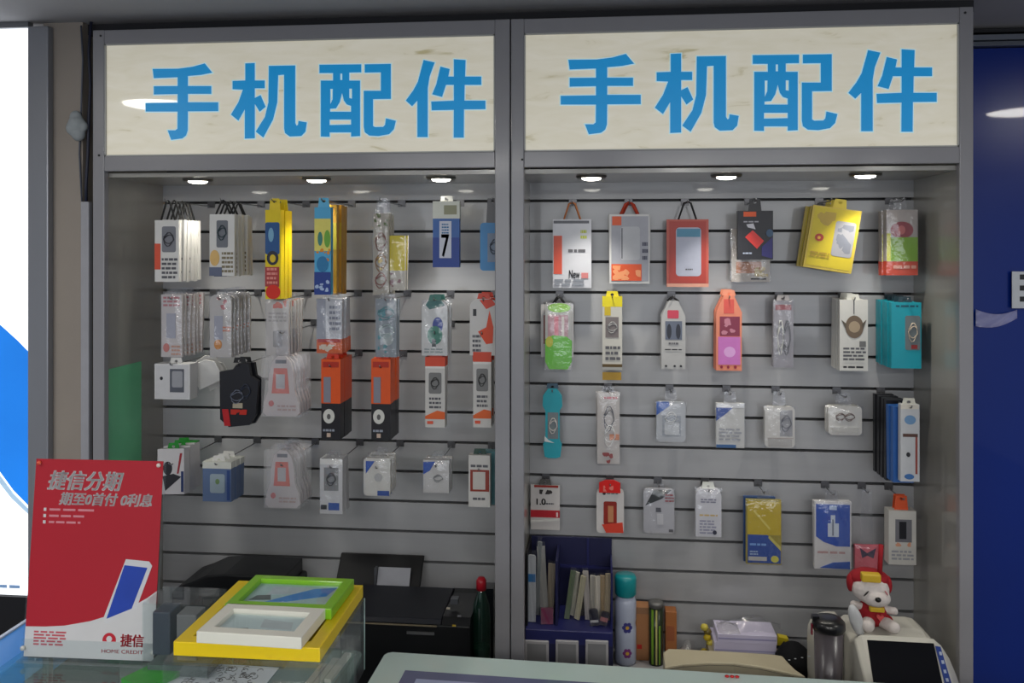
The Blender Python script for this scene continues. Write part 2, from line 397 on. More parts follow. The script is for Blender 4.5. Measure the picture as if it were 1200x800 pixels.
def pack(px, Y, n, sp, desc, body, shape='rect', t=0.012, layers=(), group=None, tab='card', tabc=(205, 205, 203), rough=0.4, rot=(0, 0, 0), hook=True, film=None, name='accessory_pack', cat='package', jitter=1.0, hookv=None, coat=0.2, hookdx=0.0):
    Y = min(Y, DB - 0.010 - t / 2 - (n - 1) * sp)
    u0, v0, u1, v1 = px
    a = at((u0 + u1) / 2, v1, Y); b = at((u0 + u1) / 2, v0, Y)
    w = (at(u1, v1, Y) - at(u0, v1, Y)).length; h = b.z - a.z
    r = random.Random(int(u0 * 7 + v0))
    grp = group or ('stack of ' + desc)
    root = thing(name, desc, cat, a, rot)
    bm_ = mat(body, rough + .08, 0.07, 40, spec=.35, coat=coat, coatr=0.15, bump=0.15)
    yf = -t / 2
    MB().prism(outline(shape, w, h), -t / 2, t / 2, bm_).build('box' if t > 0.009 else 'card', root)
    X = lambda f: -w / 2 + f * w
    Z = lambda f: h - f * h
    k = 0
    for L in layers:
        nm, sh, x0, y0, x1, y1, colr = L[:7]; opt = L[7:] ; k += 1
        yb = yf - 0.0003 * k
        m = colr if isinstance(colr, bpy.types.Material) else mat(colr, 0.45, 0.08, 60, coat=0.12, coatr=0.15, spec=.35)
        mb = MB()
        if sh == 'r': mb.box(X(x0), X(x1), yb - 0.0003, yf, Z(y1), Z(y0), m)
        elif sh == 'w': mb.box(X(x0) - 0.0004 * (x0 <= 0), X(x1) + 0.0004 * (x1 >= 1), -t / 2 - 0.0003, t / 2 + 0.0003, Z(y1) - .0003, Z(y0) + .0003, m)
        elif sh == 'o':
            mb.prism(arc((X(x0) + X(x1)) / 2, (Z(y0) + Z(y1)) / 2, abs(X(x1) - X(x0)) / 2, abs(Z(y0) - Z(y1)) / 2, 0, 345, 23), yb - 0.0003, yf, m)
        elif sh == 'rr':
            cx_ = (X(x0) + X(x1)) / 2; ww = abs(X(x1) - X(x0)); hh = abs(Z(y0) - Z(y1)); mb.prism([(p[0] + cx_, p[1] + Z(y1)) for p in outline('round', ww, hh)], yb - 0.0003, yf, m)
        elif sh == 'p': mb.prism([(X(p[0]), Z(p[1])) for p in opt[0]], yb - 0.0003, yf, m)
        elif sh == 'l': lines(mb, X(x0), X(x1), Z(y1), Z(y0), opt[0] if opt else 4, yb, m, r)
        elif sh == 't':
            text(nm, opt[0], X(x0), X(x1), Z(y1), Z(y0), yb - 0.0003, m, root, 0.02, 0.0); continue
        elif sh == 'b':                                   # blotches of print
            for q in range(opt[0] if opt else 6):
                cx_ = r.uniform(X(x0), X(x1)); cz_ = r.uniform(Z(y1), Z(y0)); rr_ = r.uniform(0.06, 0.16) * w
                pts = [(min(X(x1), max(X(x0), p[0])), min(Z(y0), max(Z(y1), p[1]))) for p in [(cx_ + rr_ * r.uniform(.5, 1.2) * math.cos(i * .9), cz_ + rr_ * r.uniform(.5, 1.3) * math.sin(i * .9)) for i in range(7)]]
                mb.prism(pts, yb - 0.0002 - 0.00002 * q, yb, m)
        elif sh == 'c':                                   # coiled cable
            pts = []
            cx_ = (X(x0) + X(x1)) / 2; cz_ = (Z(y0) + Z(y1)) / 2; rx = abs(X(x1) - X(x0)) / 2; rz = abs(Z(y0) - Z(y1)) / 2
            for i in range(26):
                th = i * 0.62; q = 1 - 0.35 * (i % 5) / 5
                pts.append((cx_ + rx * q * math.cos(th), yb - 0.0012 - 0.0004 * (i % 3), cz_ + rz * q * math.sin(th) * (0.75 + 0.25 * math.sin(th * 0.5))))
            mb.tube(pts, 0.0011, m, 5)
        mb.build(nm, root)
    if film:                                             # loose plastic bag round the pack
        ww = w * 1.06; hh = h * 1.02; mb = MB()
        ph = r.uniform(0, 6)
        def fn(i, j):
            ex = 1 - abs(2 * i - 1) ** 4; ez = 1 - abs(2 * j - 1) ** 6
            return (-ww / 2 + ww * i, yf - 0.0012 - 0.0003 * k - 0.004 * ex * ez - 0.0014 * math.sin(9 * i + 5 * j + ph) * ez * ex, -h * .01 + hh * j)
        mb.sheet(fn, 12, 16, film); mb.build('plastic_bag', root)
    # hang tab or strap up to the hook
    zh = (ZK0 - PITCH * hookv) if hookv is not None else None
    ztab = h
    if hook:
        top = b.z
        rows = [ZK0 - PITCH * q for q in range(12)]
        zr_ = [z for z in rows if z > top - 0.012]
        zg = zr_[-1] if zr_ else rows[0]
        if zh is not None: zg = zh
        zwire = zg - 0.010
        th_ = max(0.010, zwire - top + 0.004)
        hx = hookdx * w
        if tab in ('strap', 'strap2'):
            m = mat(tabc, 0.6)
            zt = h + (zwire + 0.001 - top)
            sp_ = 0.22 if tab == 'strap' else 0.30
            mb = MB(); mb.tube([(-w * sp_ + hx, 0, h - 0.002), (-w * 0.08 + hx, 0.001, zt - 0.002), (0 + hx, 0, zt + 0.001), (w * 0.08 + hx, -0.001, zt - 0.002), (w * sp_ + hx, 0, h - 0.002)], 0.0024, m, 6)
            mb.build('strap', root)
        else:
            m = mat(tabc, 0.4) if tab == 'card' else FILM
            hw = min(w * 0.36, 0.016); zt = h + th_; zc = h + (zwire - top) - .001
            zc = max(zc, h + 0.004)
            ring = [(-hw + hx, h), (hw + hx, h), (hw * 0.8 + hx, zt + 0.003), (-hw * 0.8 + hx, zt + 0.003)]
            hole = [(0.0045 * math.cos(i * math.pi / 4) + hx, zc + 0.0035 * math.sin(i * math.pi / 4)) for i in range(8)]
            curve_mesh('hang_tab', [ring, hole], 0.0004, m, root)
        L = DB - Y + t * 0.5 + 0.012
        hk = thing('display_hook', 'metal hook carrying the ' + desc, 'hook', (a.x + hx, DB, zg), group=None)
        MB().box(-0.010, 0.010, -0.003, 0.006, -0.014, 0.003, WIRE).build('hook_plate', hk)
        MB().tube([(0, -0.002, -0.010), (0, -L * 0.5, -0.010), (0, -L + 0.012, -0.010), (0, -L + 0.004, -0.008), (0, -L, -0.003)], 0.0016, CHROME, 6).build('prong', hk)
    if n > 1:
        root['label'] = fit(desc, 'frontmost on its hook'); root['group'] = grp
    for i in range(1, n):
        c = copy_tree(root)
        c.location = (a.x + r.uniform(-.0012, .0012) * jitter, a.y + sp * i, a.z + r.uniform(-.0022, .0012) * jitter)
        c.rotation_euler = (rot[0], rot[1] + R(r.uniform(-1.2, 1.2)) * jitter, rot[2] + R(r.uniform(-1.5, 1.5)) * jitter)
        c['label'] = fit(desc, ORD[i] + ' from the front'); c['group'] = grp
    return root
def fit(desc, suf):
    return (desc + ', ' + suf)

W_ = (212, 211, 208); GW = (186, 186, 188); LG = (150, 152, 158); DK = (40, 40, 46)
OR = (222, 78, 28); RD = (196, 36, 34); TX = (90, 90, 96); CORAL = (214, 84, 58)
S1 = 0.06
# ---------------- left cabinet, top row
pack((183, 258, 211, 330), S1, 6, 0.021, 'white oval-window earphone pack on the far left top hook', W_, t=.013, tab='strap2', tabc=BLACK, jitter=1.5,
     layers=[('window', 'rr', .30, .10, .88, .52, (120, 122, 130)), ('cable', 'c', .38, .16, .8, .46, (60, 60, 66)), ('print', 'r', .0, .38, .24, .80, CORAL), ('caption', 'l', .3, .60, .95, .96, TX, 5)])
pack((247, 251, 276, 323), S1, 5, 0.024, 'white earphone pack with yellow blot, second top hook from left', W_, t=.013, tab='strap2', tabc=BLACK, jitter=1.2,
     layers=[('window', 'rr', .28, .10, .74, .54, (110, 114, 122)), ('cable', 'c', .34, .14, .68, .46, (40, 60, 66)), ('blot', 'o', .02, .58, .40, .84, (214, 176, 110)), ('caption', 'l', .5, .60, .95, .96, (130, 120, 96), 5), ('label', 'r', .0, .86, .5, 1., (96, 104, 128))])
pack((313, 246, 331, 350), S1 + .01, 3, 0.026, 'tall yellow and blue pack in the left cabinet top row', (226, 200, 20), t=.022, tab='card', tabc=(226, 200, 20), jitter=.6,
     layers=[('picture', 'rr', .0, .14, .92, .50, (36, 84, 140)), ('detail', 'o', .2, .20, .55, .36, (120, 170, 200)), ('badge', 'o', .1, .46, .85, .62, (40, 44, 60)), ('badge_face', 'o', .3, .50, .68, .59, (220, 190, 40)), ('print', 'r', .0, .64, .9, .86, (170, 60, 60)), ('lower_blot', 'o', .05, .84, .98, 1.0, (214, 44, 26)), ('marks', 'l', .12, .64, .8, .84, (220, 140, 130), 4)])
pack((370, 243, 389, 345), S1, 1, 0.024, 'tall pack with sky blue top and navy foot, left cabinet', (80, 170, 214), t=.018, tabc=(90, 180, 220),
     layers=[('band', 'r', 0, .13, 1, .50, (226, 216, 110)), ('leaf', 'o', .2, .28, .5, .44, (60, 130, 120)), ('leaf', 'o', .6, .26, .98, .46, (110, 170, 60)), ('orange_band', 'b', 0, .46, 1, .62, (224, 140, 30), 6), ('emblem', 'o', .15, .56, .85, .74, (38, 120, 170)), ('foot', 'r', 0, .74, 1, 1, (34, 62, 140)), ('marks', 'b', .05, .78, .95, .98, (170, 190, 220), 9)])
pack((380, 240, 396, 345), S1 + .06, 3, 0.030, 'tall mustard yellow pack behind the sky blue one', (206, 150, 40), t=.022, tabc=(120, 40, 30), hook=False,
     layers=[('band', 'r', 0, .2, 1, .5, (210, 180, 50)), ('stripe', 'r', .0, .5, .3, .98, (150, 80, 30))])
pack((438, 250, 456, 345), S1 + .02, 3, 0.026, 'clear pack holding green and brown bead chains', (166, 160, 146), t=.010, tab='clear', film=FILM,
     layers=[('leaf_card', 'b', .05, .0, .95, .16, (86, 104, 44), 7), ('bead_chain', 'c', .15, .2, .85, .5, (130, 66, 50)), ('bead_chain', 'c', .15, .45, .85, .75, (150, 100, 30)), ('bead_chain', 'c', .15, .7, .85, .95, (140, 60, 46)), ('yellow_print', 'b', 0, .5, 1, .8, (206, 176, 50), 4)])
pack((455, 276, 475, 340), S1 + .03, 2, 0.02, 'clear bag with a yellow square card, top row', (196, 190, 178), t=.008, tab='clear', film=FILM, hook=False,
     layers=[('yellow_card', 'r', 0, 0, 1, .64, (222, 202, 14)), ('marks', 'b', .1, .68, .9, .98, (150, 110, 116), 6)])
pack((508, 236, 539, 313), S1 + .03, 1, 0.02, 'blue pack with white top and a large figure 7', (44, 96, 168), t=.016, tabc=W_, hookv=0,
     layers=[('header_card', 'w', 0, 0, 1, .26, (216, 218, 206)), ('header_print', 'r', .42, .06, .9, .2, (150, 150, 120)), ('lower_band', 'r', 0, .55, 1, 1, (24, 62, 146)), ('white_panel', 'r', .25, .30, .70, .86, (206, 210, 222)), ('figure', 't', .32, .50, .62, .84, (60, 66, 90), '7'), ('marks', 'l', .34, .33, .6, .5, (50, 110, 160), 4)])
pack((563, 261, 592, 317), S1 + .06, 1, 0.02, 'light blue pack half hidden by the middle post', (50, 128, 186), 'round', t=.012, tabc=(90, 90, 94),
     layers=[('window', 'r', .3, .22, .85, .82, (118, 134, 156)), ('earphones', 'c', .4, .3, .75, .7, (60, 66, 80))])
# ---------------- left cabinet, second row
pack((190, 345, 214, 418), S1 + .01, 6, 0.021, 'grey-white bag with faint red lettering, second row far left', (190, 184, 184), t=.008, tab='clear', jitter=1.3, film=FILM,
     layers=[('title', 'l', .1, .02, .9, .2, (176, 110, 116), 3), ('strip', 'r', .25, .3, .7, .7, (160, 162, 176)), ('stamp', 'o', .1, .78, .4, .92, (190, 110, 104)), ('caption', 'l', .5, .8, .95, .98, (196, 150, 130), 3)])
pack((247, 345, 272, 418), S1 + .01, 6, 0.021, 'grey-white rounded bag with an orange dot', (184, 180, 178), 'top', t=.008, tab='clear', film=FILM, jitter=1.3,
     layers=[('title', 'b', .2, .04, .8, .24, (176, 100, 104), 5), ('strip', 'r', .2, .34, .6, .72, (156, 158, 172)), ('dot', 'o', .2, .72, .56, .88, (200, 130, 50)), ('caption', 'l', .6, .5, 1, .6, (200, 120, 90), 2)])
pack((313, 352, 339, 416), S1 + .02, 5, 0.022, 'hazy white bag under the yellow packs', (196, 192, 190), t=.008, tab='clear', film=HAZY, hook=True, jitter=1.2,
     layers=[('title', 'b', .3, .0, .9, .14, (214, 60, 34), 6), ('device', 'rr', .3, .55, .7, .85, (140, 140, 144)), ('caption', 'l', .1, .2, .9, .4, (160, 156, 156), 3)])
pack((373, 350, 402, 413), S1 + .0, 3, 0.026, 'white clear-front pack with shiny orange foot', (188, 190, 196), t=.02, tab='clear', film=FILM,
     layers=[('side_print', 'r', .0, .0, .35, .75, (150, 154, 166)), ('caption', 'l', .5, .1, .95, .6, (120, 124, 140), 5), ('foot', 'w', 0, .74, 1, 1, (214, 92, 26)), ('foot_stripe', 'r', .05, .74, .95, .80, (180, 40, 30)), ('silver_print', 'b', .1, .84, .8, .98, (214, 200, 180), 5)])
pack((441, 350, 465, 418), S1 + .01, 2, 0.02, 'grey bag of teal swirls in the second row', (132, 142, 150), t=.010, tab='clear', film=FILM,
     layers=[('swirl', 'c', .1, .1, .9, .4, (60, 130, 140)), ('swirl', 'c', .15, .4, .9, .7, (170, 190, 190)), ('swirl', 'b', .1, .1, .9, .95, (70, 136, 146), 8), ('ring', 'o', .35, .58, .85, .80, (160, 170, 170))])
pack((495, 352, 525, 416), S1 + .02, 3, 0.02, 'white rounded pack with teal top and a blue-green picture', (206, 207, 205), 'top', t=.014, tabc=(60, 120, 110), film=FILM,
     layers=[('header_card', 'p', 0, 0, 1, 1, (24, 104, 100), [(.25, .0), (.8, .0), (.9, .09), (.3, .16), (.15, .08)]), ('blue_shape', 'o', .42, .30, .82, .6, (24, 56, 150)), ('green_shape', 'o', .22, .46, .8, .8, (26, 122, 100)), ('pointer', 'r', .4, .7, .55, .84, (30, 40, 50)), ('caption', 'l', .1, .86, .9, .96, (150, 160, 160), 2)])
pack((551, 350, 583, 416), S1 + .02, 3, 0.02, 'white pack with a red-orange bird shape beside the post', (205, 203, 200), 'top', t=.012, tabc=(206, 60, 34),
     layers=[('header_card', 'p', 0, 0, 1, 1, (212, 60, 30), [(.35, .02), (.8, .0), (.95, .1), (.6, .18)]), ('bird', 'p', 0, 0, 1, 1, (220, 70, 24), [(.3, .58), (.6, .5), (.72, .2), (.86, .5), (.84, .78), (.6, .8)]), ('dark_mark', 'r', .12, .18, .24, .3, DK), ('caption', 'l', .1, .62, .4, .95, TX, 4)])
# ---------------- left cabinet, third row
pack((186, 425, 227, 466), S1 + .01, 1, 0.02, 'white box with a square window on the left', (206, 206, 206), t=.04, tabc=W_, film=None,
     layers=[('frame', 'r', .04, .04, .96, .96, (196, 196, 198)), ('window', 'r', .44, .14, .84, .80, (84, 88, 98)), ('insert', 'rr', .5, .2, .8, .66, (150, 152, 158)), ('button', 'o', .16, .36, .24, .46, DK)])
pack((234, 420, 262, 450), S1 + .06, 3, 0.03, 'crumpled white paper sachet beside the square window box', (220, 219, 216), 'gable', t=.004, tab='clear', hook=False, rot=(R(8), R(-24), R(20)), jitter=8)
pack((258, 425, 304, 500), S1, 2, 0.03, 'black bag with red foot in the third row', (26, 27, 34), 'flare', t=.012, tabc=(20, 20, 24), film=None, coat=.1, rough=.4, hookv=5,
     layers=[('cable', 'c', .3, .38, .62, .66, (110, 116, 132)), ('cable', 'c', .55, .28, .8, .6, (50, 56, 72)), ('silver_blot', 'b', .35, .62, .6, .7, (170, 160, 140), 3), ('red_strip', 'p', 0, 0, 1, 1, (180, 30, 36), [(.08, .72), (.24, .72), (.3, .98), (.14, .98)]), ('red_print', 'b', .3, .72, .8, .8, (186, 44, 30), 5)])
BELL = [('header_band', 'r', .34, .06, .64, .12, (36, 56, 84)), ('red_card', 'p', 0, 0, 1, 1, (208, 72, 56), [(.3, .2), (.66, .2), (.72, .62), (.24, .62)]), ('window', 'r', .36, .30, .60, .54, (176, 176, 184)), ('foot_blot', 'o', .16, .74, .30, .84, (196, 70, 74)), ('caption', 'l', .4, .8, .9, .92, (176, 150, 150), 2)]
pack((309, 417, 352, 487), S1, 5, 0.02, 'bell-shaped white pouch with red card, third row', (200, 192, 194), 'bell', t=.010, tab='clear', film=HAZY, layers=BELL)
PB = [('upper_box', 'w', 0, 0, 1, .55, (220, 84, 26)), ('top_ridge', 'r', .08, .03, .92, .1, (176, 40, 20)), ('window', 'r', .12, .22, .50, .54, (130, 130, 142)), ('badge', 'o', .10, .62, .70, .80, (206, 206, 200)), ('badge_mark', 'o', .3, .68, .5, .75, (90, 90, 90)), ('lettering', 'l', .1, .86, .7, .91, (150, 156, 170), 1), ('small_mark', 'r', .3, .92, .5, .97, (200, 176, 160))]
pack((379, 420, 401, 513), S1 + .01, 3, 0.034, 'orange and black power bank box, left of the two stacks', (28, 28, 34), t=.030, tabc=(216, 60, 26), layers=PB)
pack((437, 420, 459, 514), S1 + .01, 3, 0.030, 'orange and black power bank box, right of the two stacks', (28, 28, 34), t=.028, tabc=(216, 60, 26), layers=PB)
SL = [('header_card', 'w', 0, 0, 1, .13, (208, 72, 44)), ('white_rim', 'r', 0, .13, 1, .16, (222, 220, 216)), ('window', 'rr', .18, .22, .82, .52, (118, 118, 118)), ('device', 'c', .3, .26, .7, .48, (60, 60, 60)), ('caption', 'l', .2, .56, .8, .74, TX, 3), ('foot_band', 'p', 0, 0, 1, 1, (216, 96, 40), [(0, .84), (.6, .76), (1, .78), (1, .88), (0, .88)]), ('foot_mark', 'r', .1, .91, .4, .95, CORAL)]
pack((499, 418, 522, 500), S1 + .02, 2, 0.018, 'slim white pack with orange header, second from post', (198, 196, 192), t=.012, tabc=(206, 72, 44), layers=SL)
pack((555, 412, 576, 500), S1 + .02, 4, 0.018, 'slim white pack with orange header beside the post', (198, 196, 192), t=.012, tabc=(206, 62, 34), layers=SL)
# ---------------- left cabinet, fourth row
pack((187, 526, 220, 578), S1 - .01, 3, 0.028, 'white box with black circle and navy stripes', (196, 194, 196), t=.024, tab='card', tabc=(30, 130, 40), rot=(R(-6), R(-4), R(-6)), hookv=8, jitter=1,
     layers=[('circle', 'o', .22, .28, .56, .58, DK), ('blot', 'p', 0, 0, 1, 1, DK, [(.2, .6), (.6, .55), (.9, .62), (.3, .92)]), ('red_line', 'p', 0, 0, 1, 1, (150, 40, 50), [(.86, .1), (.94, .1), (.8, .55), (.74, .55)]), ('stripe', 'r', .9, .5, .98, .95, (30, 50, 100))])
pack((208, 516, 232, 540), S1 + .06, 1, 0.02, 'green pack behind the black circle box', (24, 134, 36), t=.016, tab='card', tabc=(24, 134, 36), hook=False)
pack((240, 540, 273, 586), S1, 3, 0.026, 'blue-grey box with white lid and pale label', (92, 112, 148), t=.022, tab='card', tabc=W_, hookv=8,
     layers=[('lid', 'w', 0, 0, 1, .16, (206, 208, 200)), ('label', 'rr', .26, .3, .78, .78, (150, 166, 176)), ('label_mark', 'o', .45, .42, .6, .56, (110, 140, 90)), ('side_stripe', 'r', .86, .2, .96, .96, (50, 74, 130))])
pack((312, 527, 352, 594), S1, 5, 0.02, 'bell-shaped white pouch with red card, bottom row', (196, 190, 194), 'bell', t=.010, tab='clear', film=HAZY, layers=BELL, hookv=8)
pack((377, 536, 403, 600), S1, 2, 0.03, 'white box with earphone picture and blue foot label', (194, 194, 196), t=.024, tab='clear', film=FILM, hookv=8,
     layers=[('lid', 'r', 0, 0, 1, .1, (220, 220, 216)), ('window', 'r', .18, .16, .82, .58, (124, 124, 126)), ('earphones', 'c', .3, .22, .7, .52, (60, 60, 64)), ('foot_label', 'r', .38, .80, .86, .93, (36, 76, 156)), ('foot_mark', 'r', .04, .84, .3, .92, DK)])
pack((427, 536, 458, 580), S1, 3, 0.024, 'white pouch with blue corner and blue foot label', (200, 198, 192), 'round', t=.012, tab='clear', film=FILM, hookv=8,
     layers=[('corner', 'p', 0, 0, 1, 1, (28, 80, 170), [(.08, .08), (.42, .08), (.08, .42)]), ('foot_label', 'r', .52, .86, .96, .99, (34, 72, 150)), ('device', 'o', .4, .4, .7, .62, (176, 176, 176))])
pack((497, 538, 527, 576), S1 + .03, 2, 0.026, 'small white box with a blue corner by the post', (192, 190, 188), t=.018, tab='clear', film=FILM, hookv=8,
     layers=[('corner', 'p', 0, 0, 1, 1, (26, 76, 168), [(.0, .06), (.46, .04), (.26, .32), (.0, .44)]), ('device', 'c', .4, .4, .75, .7, (150, 150, 152))])
pack((550, 532, 575, 592), S1 + .01, 1, 0.02, 'white box with a red-framed window beside the post', (196, 194, 190), t=.024, tabc=(30, 60, 50), hookv=8,
     layers=[('band', 'r', .08, .28, .96, .70, (140, 56, 44)), ('window', 'r', .2, .32, .78, .66, (190, 186, 180)), ('caption', 'l', .1, .16, .9, .25, TX, 1), ('foot_print', 'l', .2, .8, .8, .88, TX, 1)])
pack((560, 528, 585, 590), S1 + .05, 2, 0.02, 'pale teal pack behind the red-framed box', (90, 140, 148), t=.012, hook=False, tabc=(60, 90, 96))

# ---------------- right cabinet, top row
S2 = 0.235
pack((648, 257, 693, 337), S2, 2, 0.02, 'white case pack with red side strip', (196, 198, 206), t=.014, tab='strap', tabc=(196, 120, 70), film=None,
     layers=[('dark_edge', 'r', .02, .02, .94, .06, (90, 92, 100)), ('red_strip', 'r', .02, .24, .24, .80, (206, 80, 56)), ('green_mark', 'l', .72, .14, .88, .30, (176, 186, 60), 2), ('small_print', 'l', .4, .42, .9, .5, TX, 1), ('word', 't', .42, .74, .70, .86, (40, 40, 46), 'New'), ('red_word', 'r', .74, .78, .92, .86, (196, 120, 120)), ('foot_print', 'l', .04, .86, .9, .98, (130, 136, 146), 2)])
pack((714, 251, 761, 332), S2, 3, 0.012, 'grey case pack with orange corner and orange foot', (200, 200, 200), t=.010, tab='strap', tabc=(196, 60, 30), film=None,
     layers=[('panel', 'r', .05, .03, .97, .97, (158, 160, 170)), ('corner', 'r', .07, .03, .3, .16, (212, 86, 40)), ('window', 'rr', .28, .18, .76, .66, (176, 178, 184)), ('window_line', 'r', .3, .2, .33, .64, (96, 98, 108)), ('marks', 'l', .82, .38, .96, .68, (70, 70, 90), 3), ('foot', 'r', .05, .72, .80, .96, (212, 80, 30)), ('foot_marks', 'b', .08, .74, .78, .95, (230, 150, 100), 8)])
pack((781, 257, 830, 336), S2, 1, 0.02, 'salmon red case pack with a pale window', (176, 80, 66), t=.012, tab='strap', tabc=BLACK, film=None,
     layers=[('rim', 'r', .0, .95, 1, 1, (206, 150, 130)), ('inner_red', 'r', .06, .03, .94, .94, (164, 56, 46)), ('window', 'rr', .22, .12, .82, .84, (166, 170, 188)), ('window_top', 'r', .24, .14, .80, .26, (70, 130, 160)), ('word', 'l', .45, .72, .62, .76, TX, 1)])
pack((864, 247, 905, 304), S2 - .03, 1, 0.02, 'black box with a tilted red square', (24, 24, 32), t=.018, tab='card', tabc=(26, 26, 30), hookv=0,
     layers=[('header_label', 'r', .16, .02, .52, .12, (206, 80, 30)), ('word', 'l', .16, .20, .62, .25, (150, 150, 160), 1), ('logo', 'p', 0, 0, 1, 1, (190, 190, 200), [(.24, .28), (.44, .26), (.5, .38), (.28, .34)]), ('red_square', 'p', 0, 0, 1, 1, (204, 52, 48), [(.2, .54), (.42, .40), (.74, .62), (.54, .78)]), ('violet', 'p', 0, 0, 1, 1, (44, 40, 110), [(.68, .74), (.98, .54), (.98, .98), (.68, .92)]), ('foot_word', 'l', .14, .84, .4, .9, (150, 160, 180), 1), ('teal', 'o', .8, .38, 1, .54, (50, 80, 110))])
pack((857, 268, 902, 330), S2 + .02, 2, 0.012, 'clear bag with brown foot behind the black box', (186, 178, 170), t=.006, tab='clear', film=FILM, hook=False,
     layers=[('brown_print', 'r', .12, .62, .78, .84, (176, 116, 80)), ('silver_blot', 'b', .6, .6, .95, .9, (200, 180, 130), 5), ('foot_line', 'r', .5, .93, .9, .96, DK)])
pack((941, 243, 996, 316), S2 - .02, 3, 0.034, 'large tilted yellow pack with a silver window', (196, 172, 62), 'rect', t=.028, tab='card', tabc=(200, 180, 40), rot=(R(2), R(9), R(-10)), hookv=0, jitter=.5, film=None, hookdx=0.05,
     layers=[('panel', 'r', .04, .02, .96, .96, (198, 178, 36)), ('shade_panel', 'b', .1, .08, .5, .3, (176, 150, 60), 5), ('window', 'rr', .52, .20, .94, .76, (150, 150, 156)), ('device', 'b', .58, .25, .9, .7, (120, 124, 136), 8), ('badge', 'o', .14, .44, .32, .56, (170, 60, 40)), ('badge_core', 'o', .19, .48, .26, .53, (220, 170, 60)), ('caption', 'l', .1, .72, .5, .82, (170, 140, 40), 2)])
pack((1037, 246, 1073, 322), S2 - .02, 2, 0.03, 'clear-topped pack with green block and red-orange foot', (176, 168, 164), t=.026, tab='clear', film=FILM, hookv=0, tabc=(90, 90, 90),
     layers=[('badge', 'o', .12, .18, .86, .44, (150, 56, 70)), ('badge_core', 'o', .36, .24, .6, .38, (200, 110, 110)), ('green_block', 'r', .1, .42, 1, .79, (128, 176, 40)), ('yellow_strip', 'r', 0, .36, .12, .79, (206, 206, 40)), ('foot', 'w', 0, .79, 1, 1, (208, 66, 36)), ('lettering', 'l', .2, .83, .95, .92, (226, 160, 140), 1)])
# ---------------- right cabinet, second row
pack((634, 357, 672, 418), S2 + .01, 1, 0.02, 'white tray pack behind the green pouch', (190, 188, 188), t=.008, tab='clear', hook=False, layers=[('slot', 'r', .84, .2, .92, .75, DK), ('slot', 'r', .08, .2, .16, .75, (130, 60, 60))])
pack((639, 355, 670, 433), S2 - .005, 2, 0.008, 'lime green pouch with a pink picture', (176, 176, 174), 'round', t=.006, tab='strap', tabc=BLACK, film=FILM,
     layers=[('header_card', 'o', .1, .0, .95, .14, (128, 196, 40)), ('picture', 'r', .1, .18, .86, .52, (180, 140, 150)), ('picture_bar', 'r', .34, .2, .5, .5, (200, 90, 110)), ('picture_bar', 'r', .62, .2, .72, .5, (216, 210, 206)), ('foot', 'p', 0, 0, 1, 1, (92, 186, 30), [(0, .54), (.3, .48), (.8, .5), (1, .56), (1, .88), (.85, .99), (.15, .99), (0, .88)]), ('foot_blot', 'o', .02, .5, .3, .66, (190, 190, 50))])
pack((706, 347, 729, 433), S2, 2, 0.010, 'slim white cable pack with yellow header', (202, 200, 192), t=.010, tab='card', tabc=(226, 210, 10), hookv=3,
     layers=[('header_card', 'w', 0, 0, 1, .14, (230, 214, 8)), ('corner', 'r', .1, .14, .42, .26, (206, 180, 30)), ('window', 'r', .15, .28, .82, .56, (120, 112, 112)), ('cable', 'c', .25, .32, .75, .52, (180, 180, 180)), ('caption', 'l', .15, .66, .9, .88, TX, 3), ('foot_band', 'r', 0, .92, 1, .96, (90, 70, 30))])
pack((706, 436, 728, 445), S2 + .015, 1, 0.02, 'mustard card showing below the yellow-headed pack', (196, 154, 50), 'rect', t=.004, hook=False)
GB = [('header_card', 'rr', .25, .14, .72, .26, (196, 60, 84)), ('window', 'r', .16, .30, .86, .57, (96, 104, 122)), ('earbud', 'o', .22, .34, .42, .56, (40, 44, 56)), ('earbud', 'o', .6, .34, .8, .56, (40, 44, 56)), ('caption', 'l', .3, .60, .7, .65, TX, 1), ('rating', 'l', .14, .70, .84, .73, DK, 1), ('foot_dot', 'o', .14, .94, .24, .97, DK), ('foot_dot', 'o', .5, .94, .6, .97, DK), ('foot_dot', 'o', .76, .94, .86, .97, DK)]
pack((775, 352, 803, 432), S2, 2, 0.012, 'grey gable-topped earphone pack', (176, 176, 176), 'gable', t=.008, tab='strap', tabc=BLACK, layers=GB)
GP = [('inner_top', 'r', .3, .05, .7, .24, (222, 90, 80)), ('picture', 'r', .14, .28, .92, .54, (136, 50, 76)), ('picture_mark', 'b', .2, .3, .85, .52, (200, 130, 150), 6), ('violet_panel', 'r', .08, .55, .94, .92, (206, 120, 196)), ('glare_panel', 'o', .3, .68, .75, .82, (226, 170, 226)), ('foot_dot', 'o', .16, .93, .26, .97, (150, 30, 60)), ('foot_dot', 'o', .42, .93, .52, .97, (150, 30, 60)), ('foot_dot', 'o', .7, .93, .8, .97, (150, 30, 60))]
pack((839, 346, 869, 434), S2, 5, 0.010, 'pink and peach gable-topped pack', (232, 140, 110), 'gable', t=.006, tab='card', tabc=(232, 150, 120), hookv=3, layers=GP)
pack((906, 352, 929, 430), S2 + .01, 2, 0.012, 'narrow dark clear pack with a red header', (140, 138, 146), t=.010, tab='card', tabc=(196, 190, 188), film=FILM, hookv=3,
     layers=[('header_card', 'r', .1, .06, .9, .14, (130, 50, 60)), ('cable', 'c', .2, .2, .5, .9, (196, 196, 190)), ('cable', 'c', .5, .2, .85, .9, (90, 92, 100))])
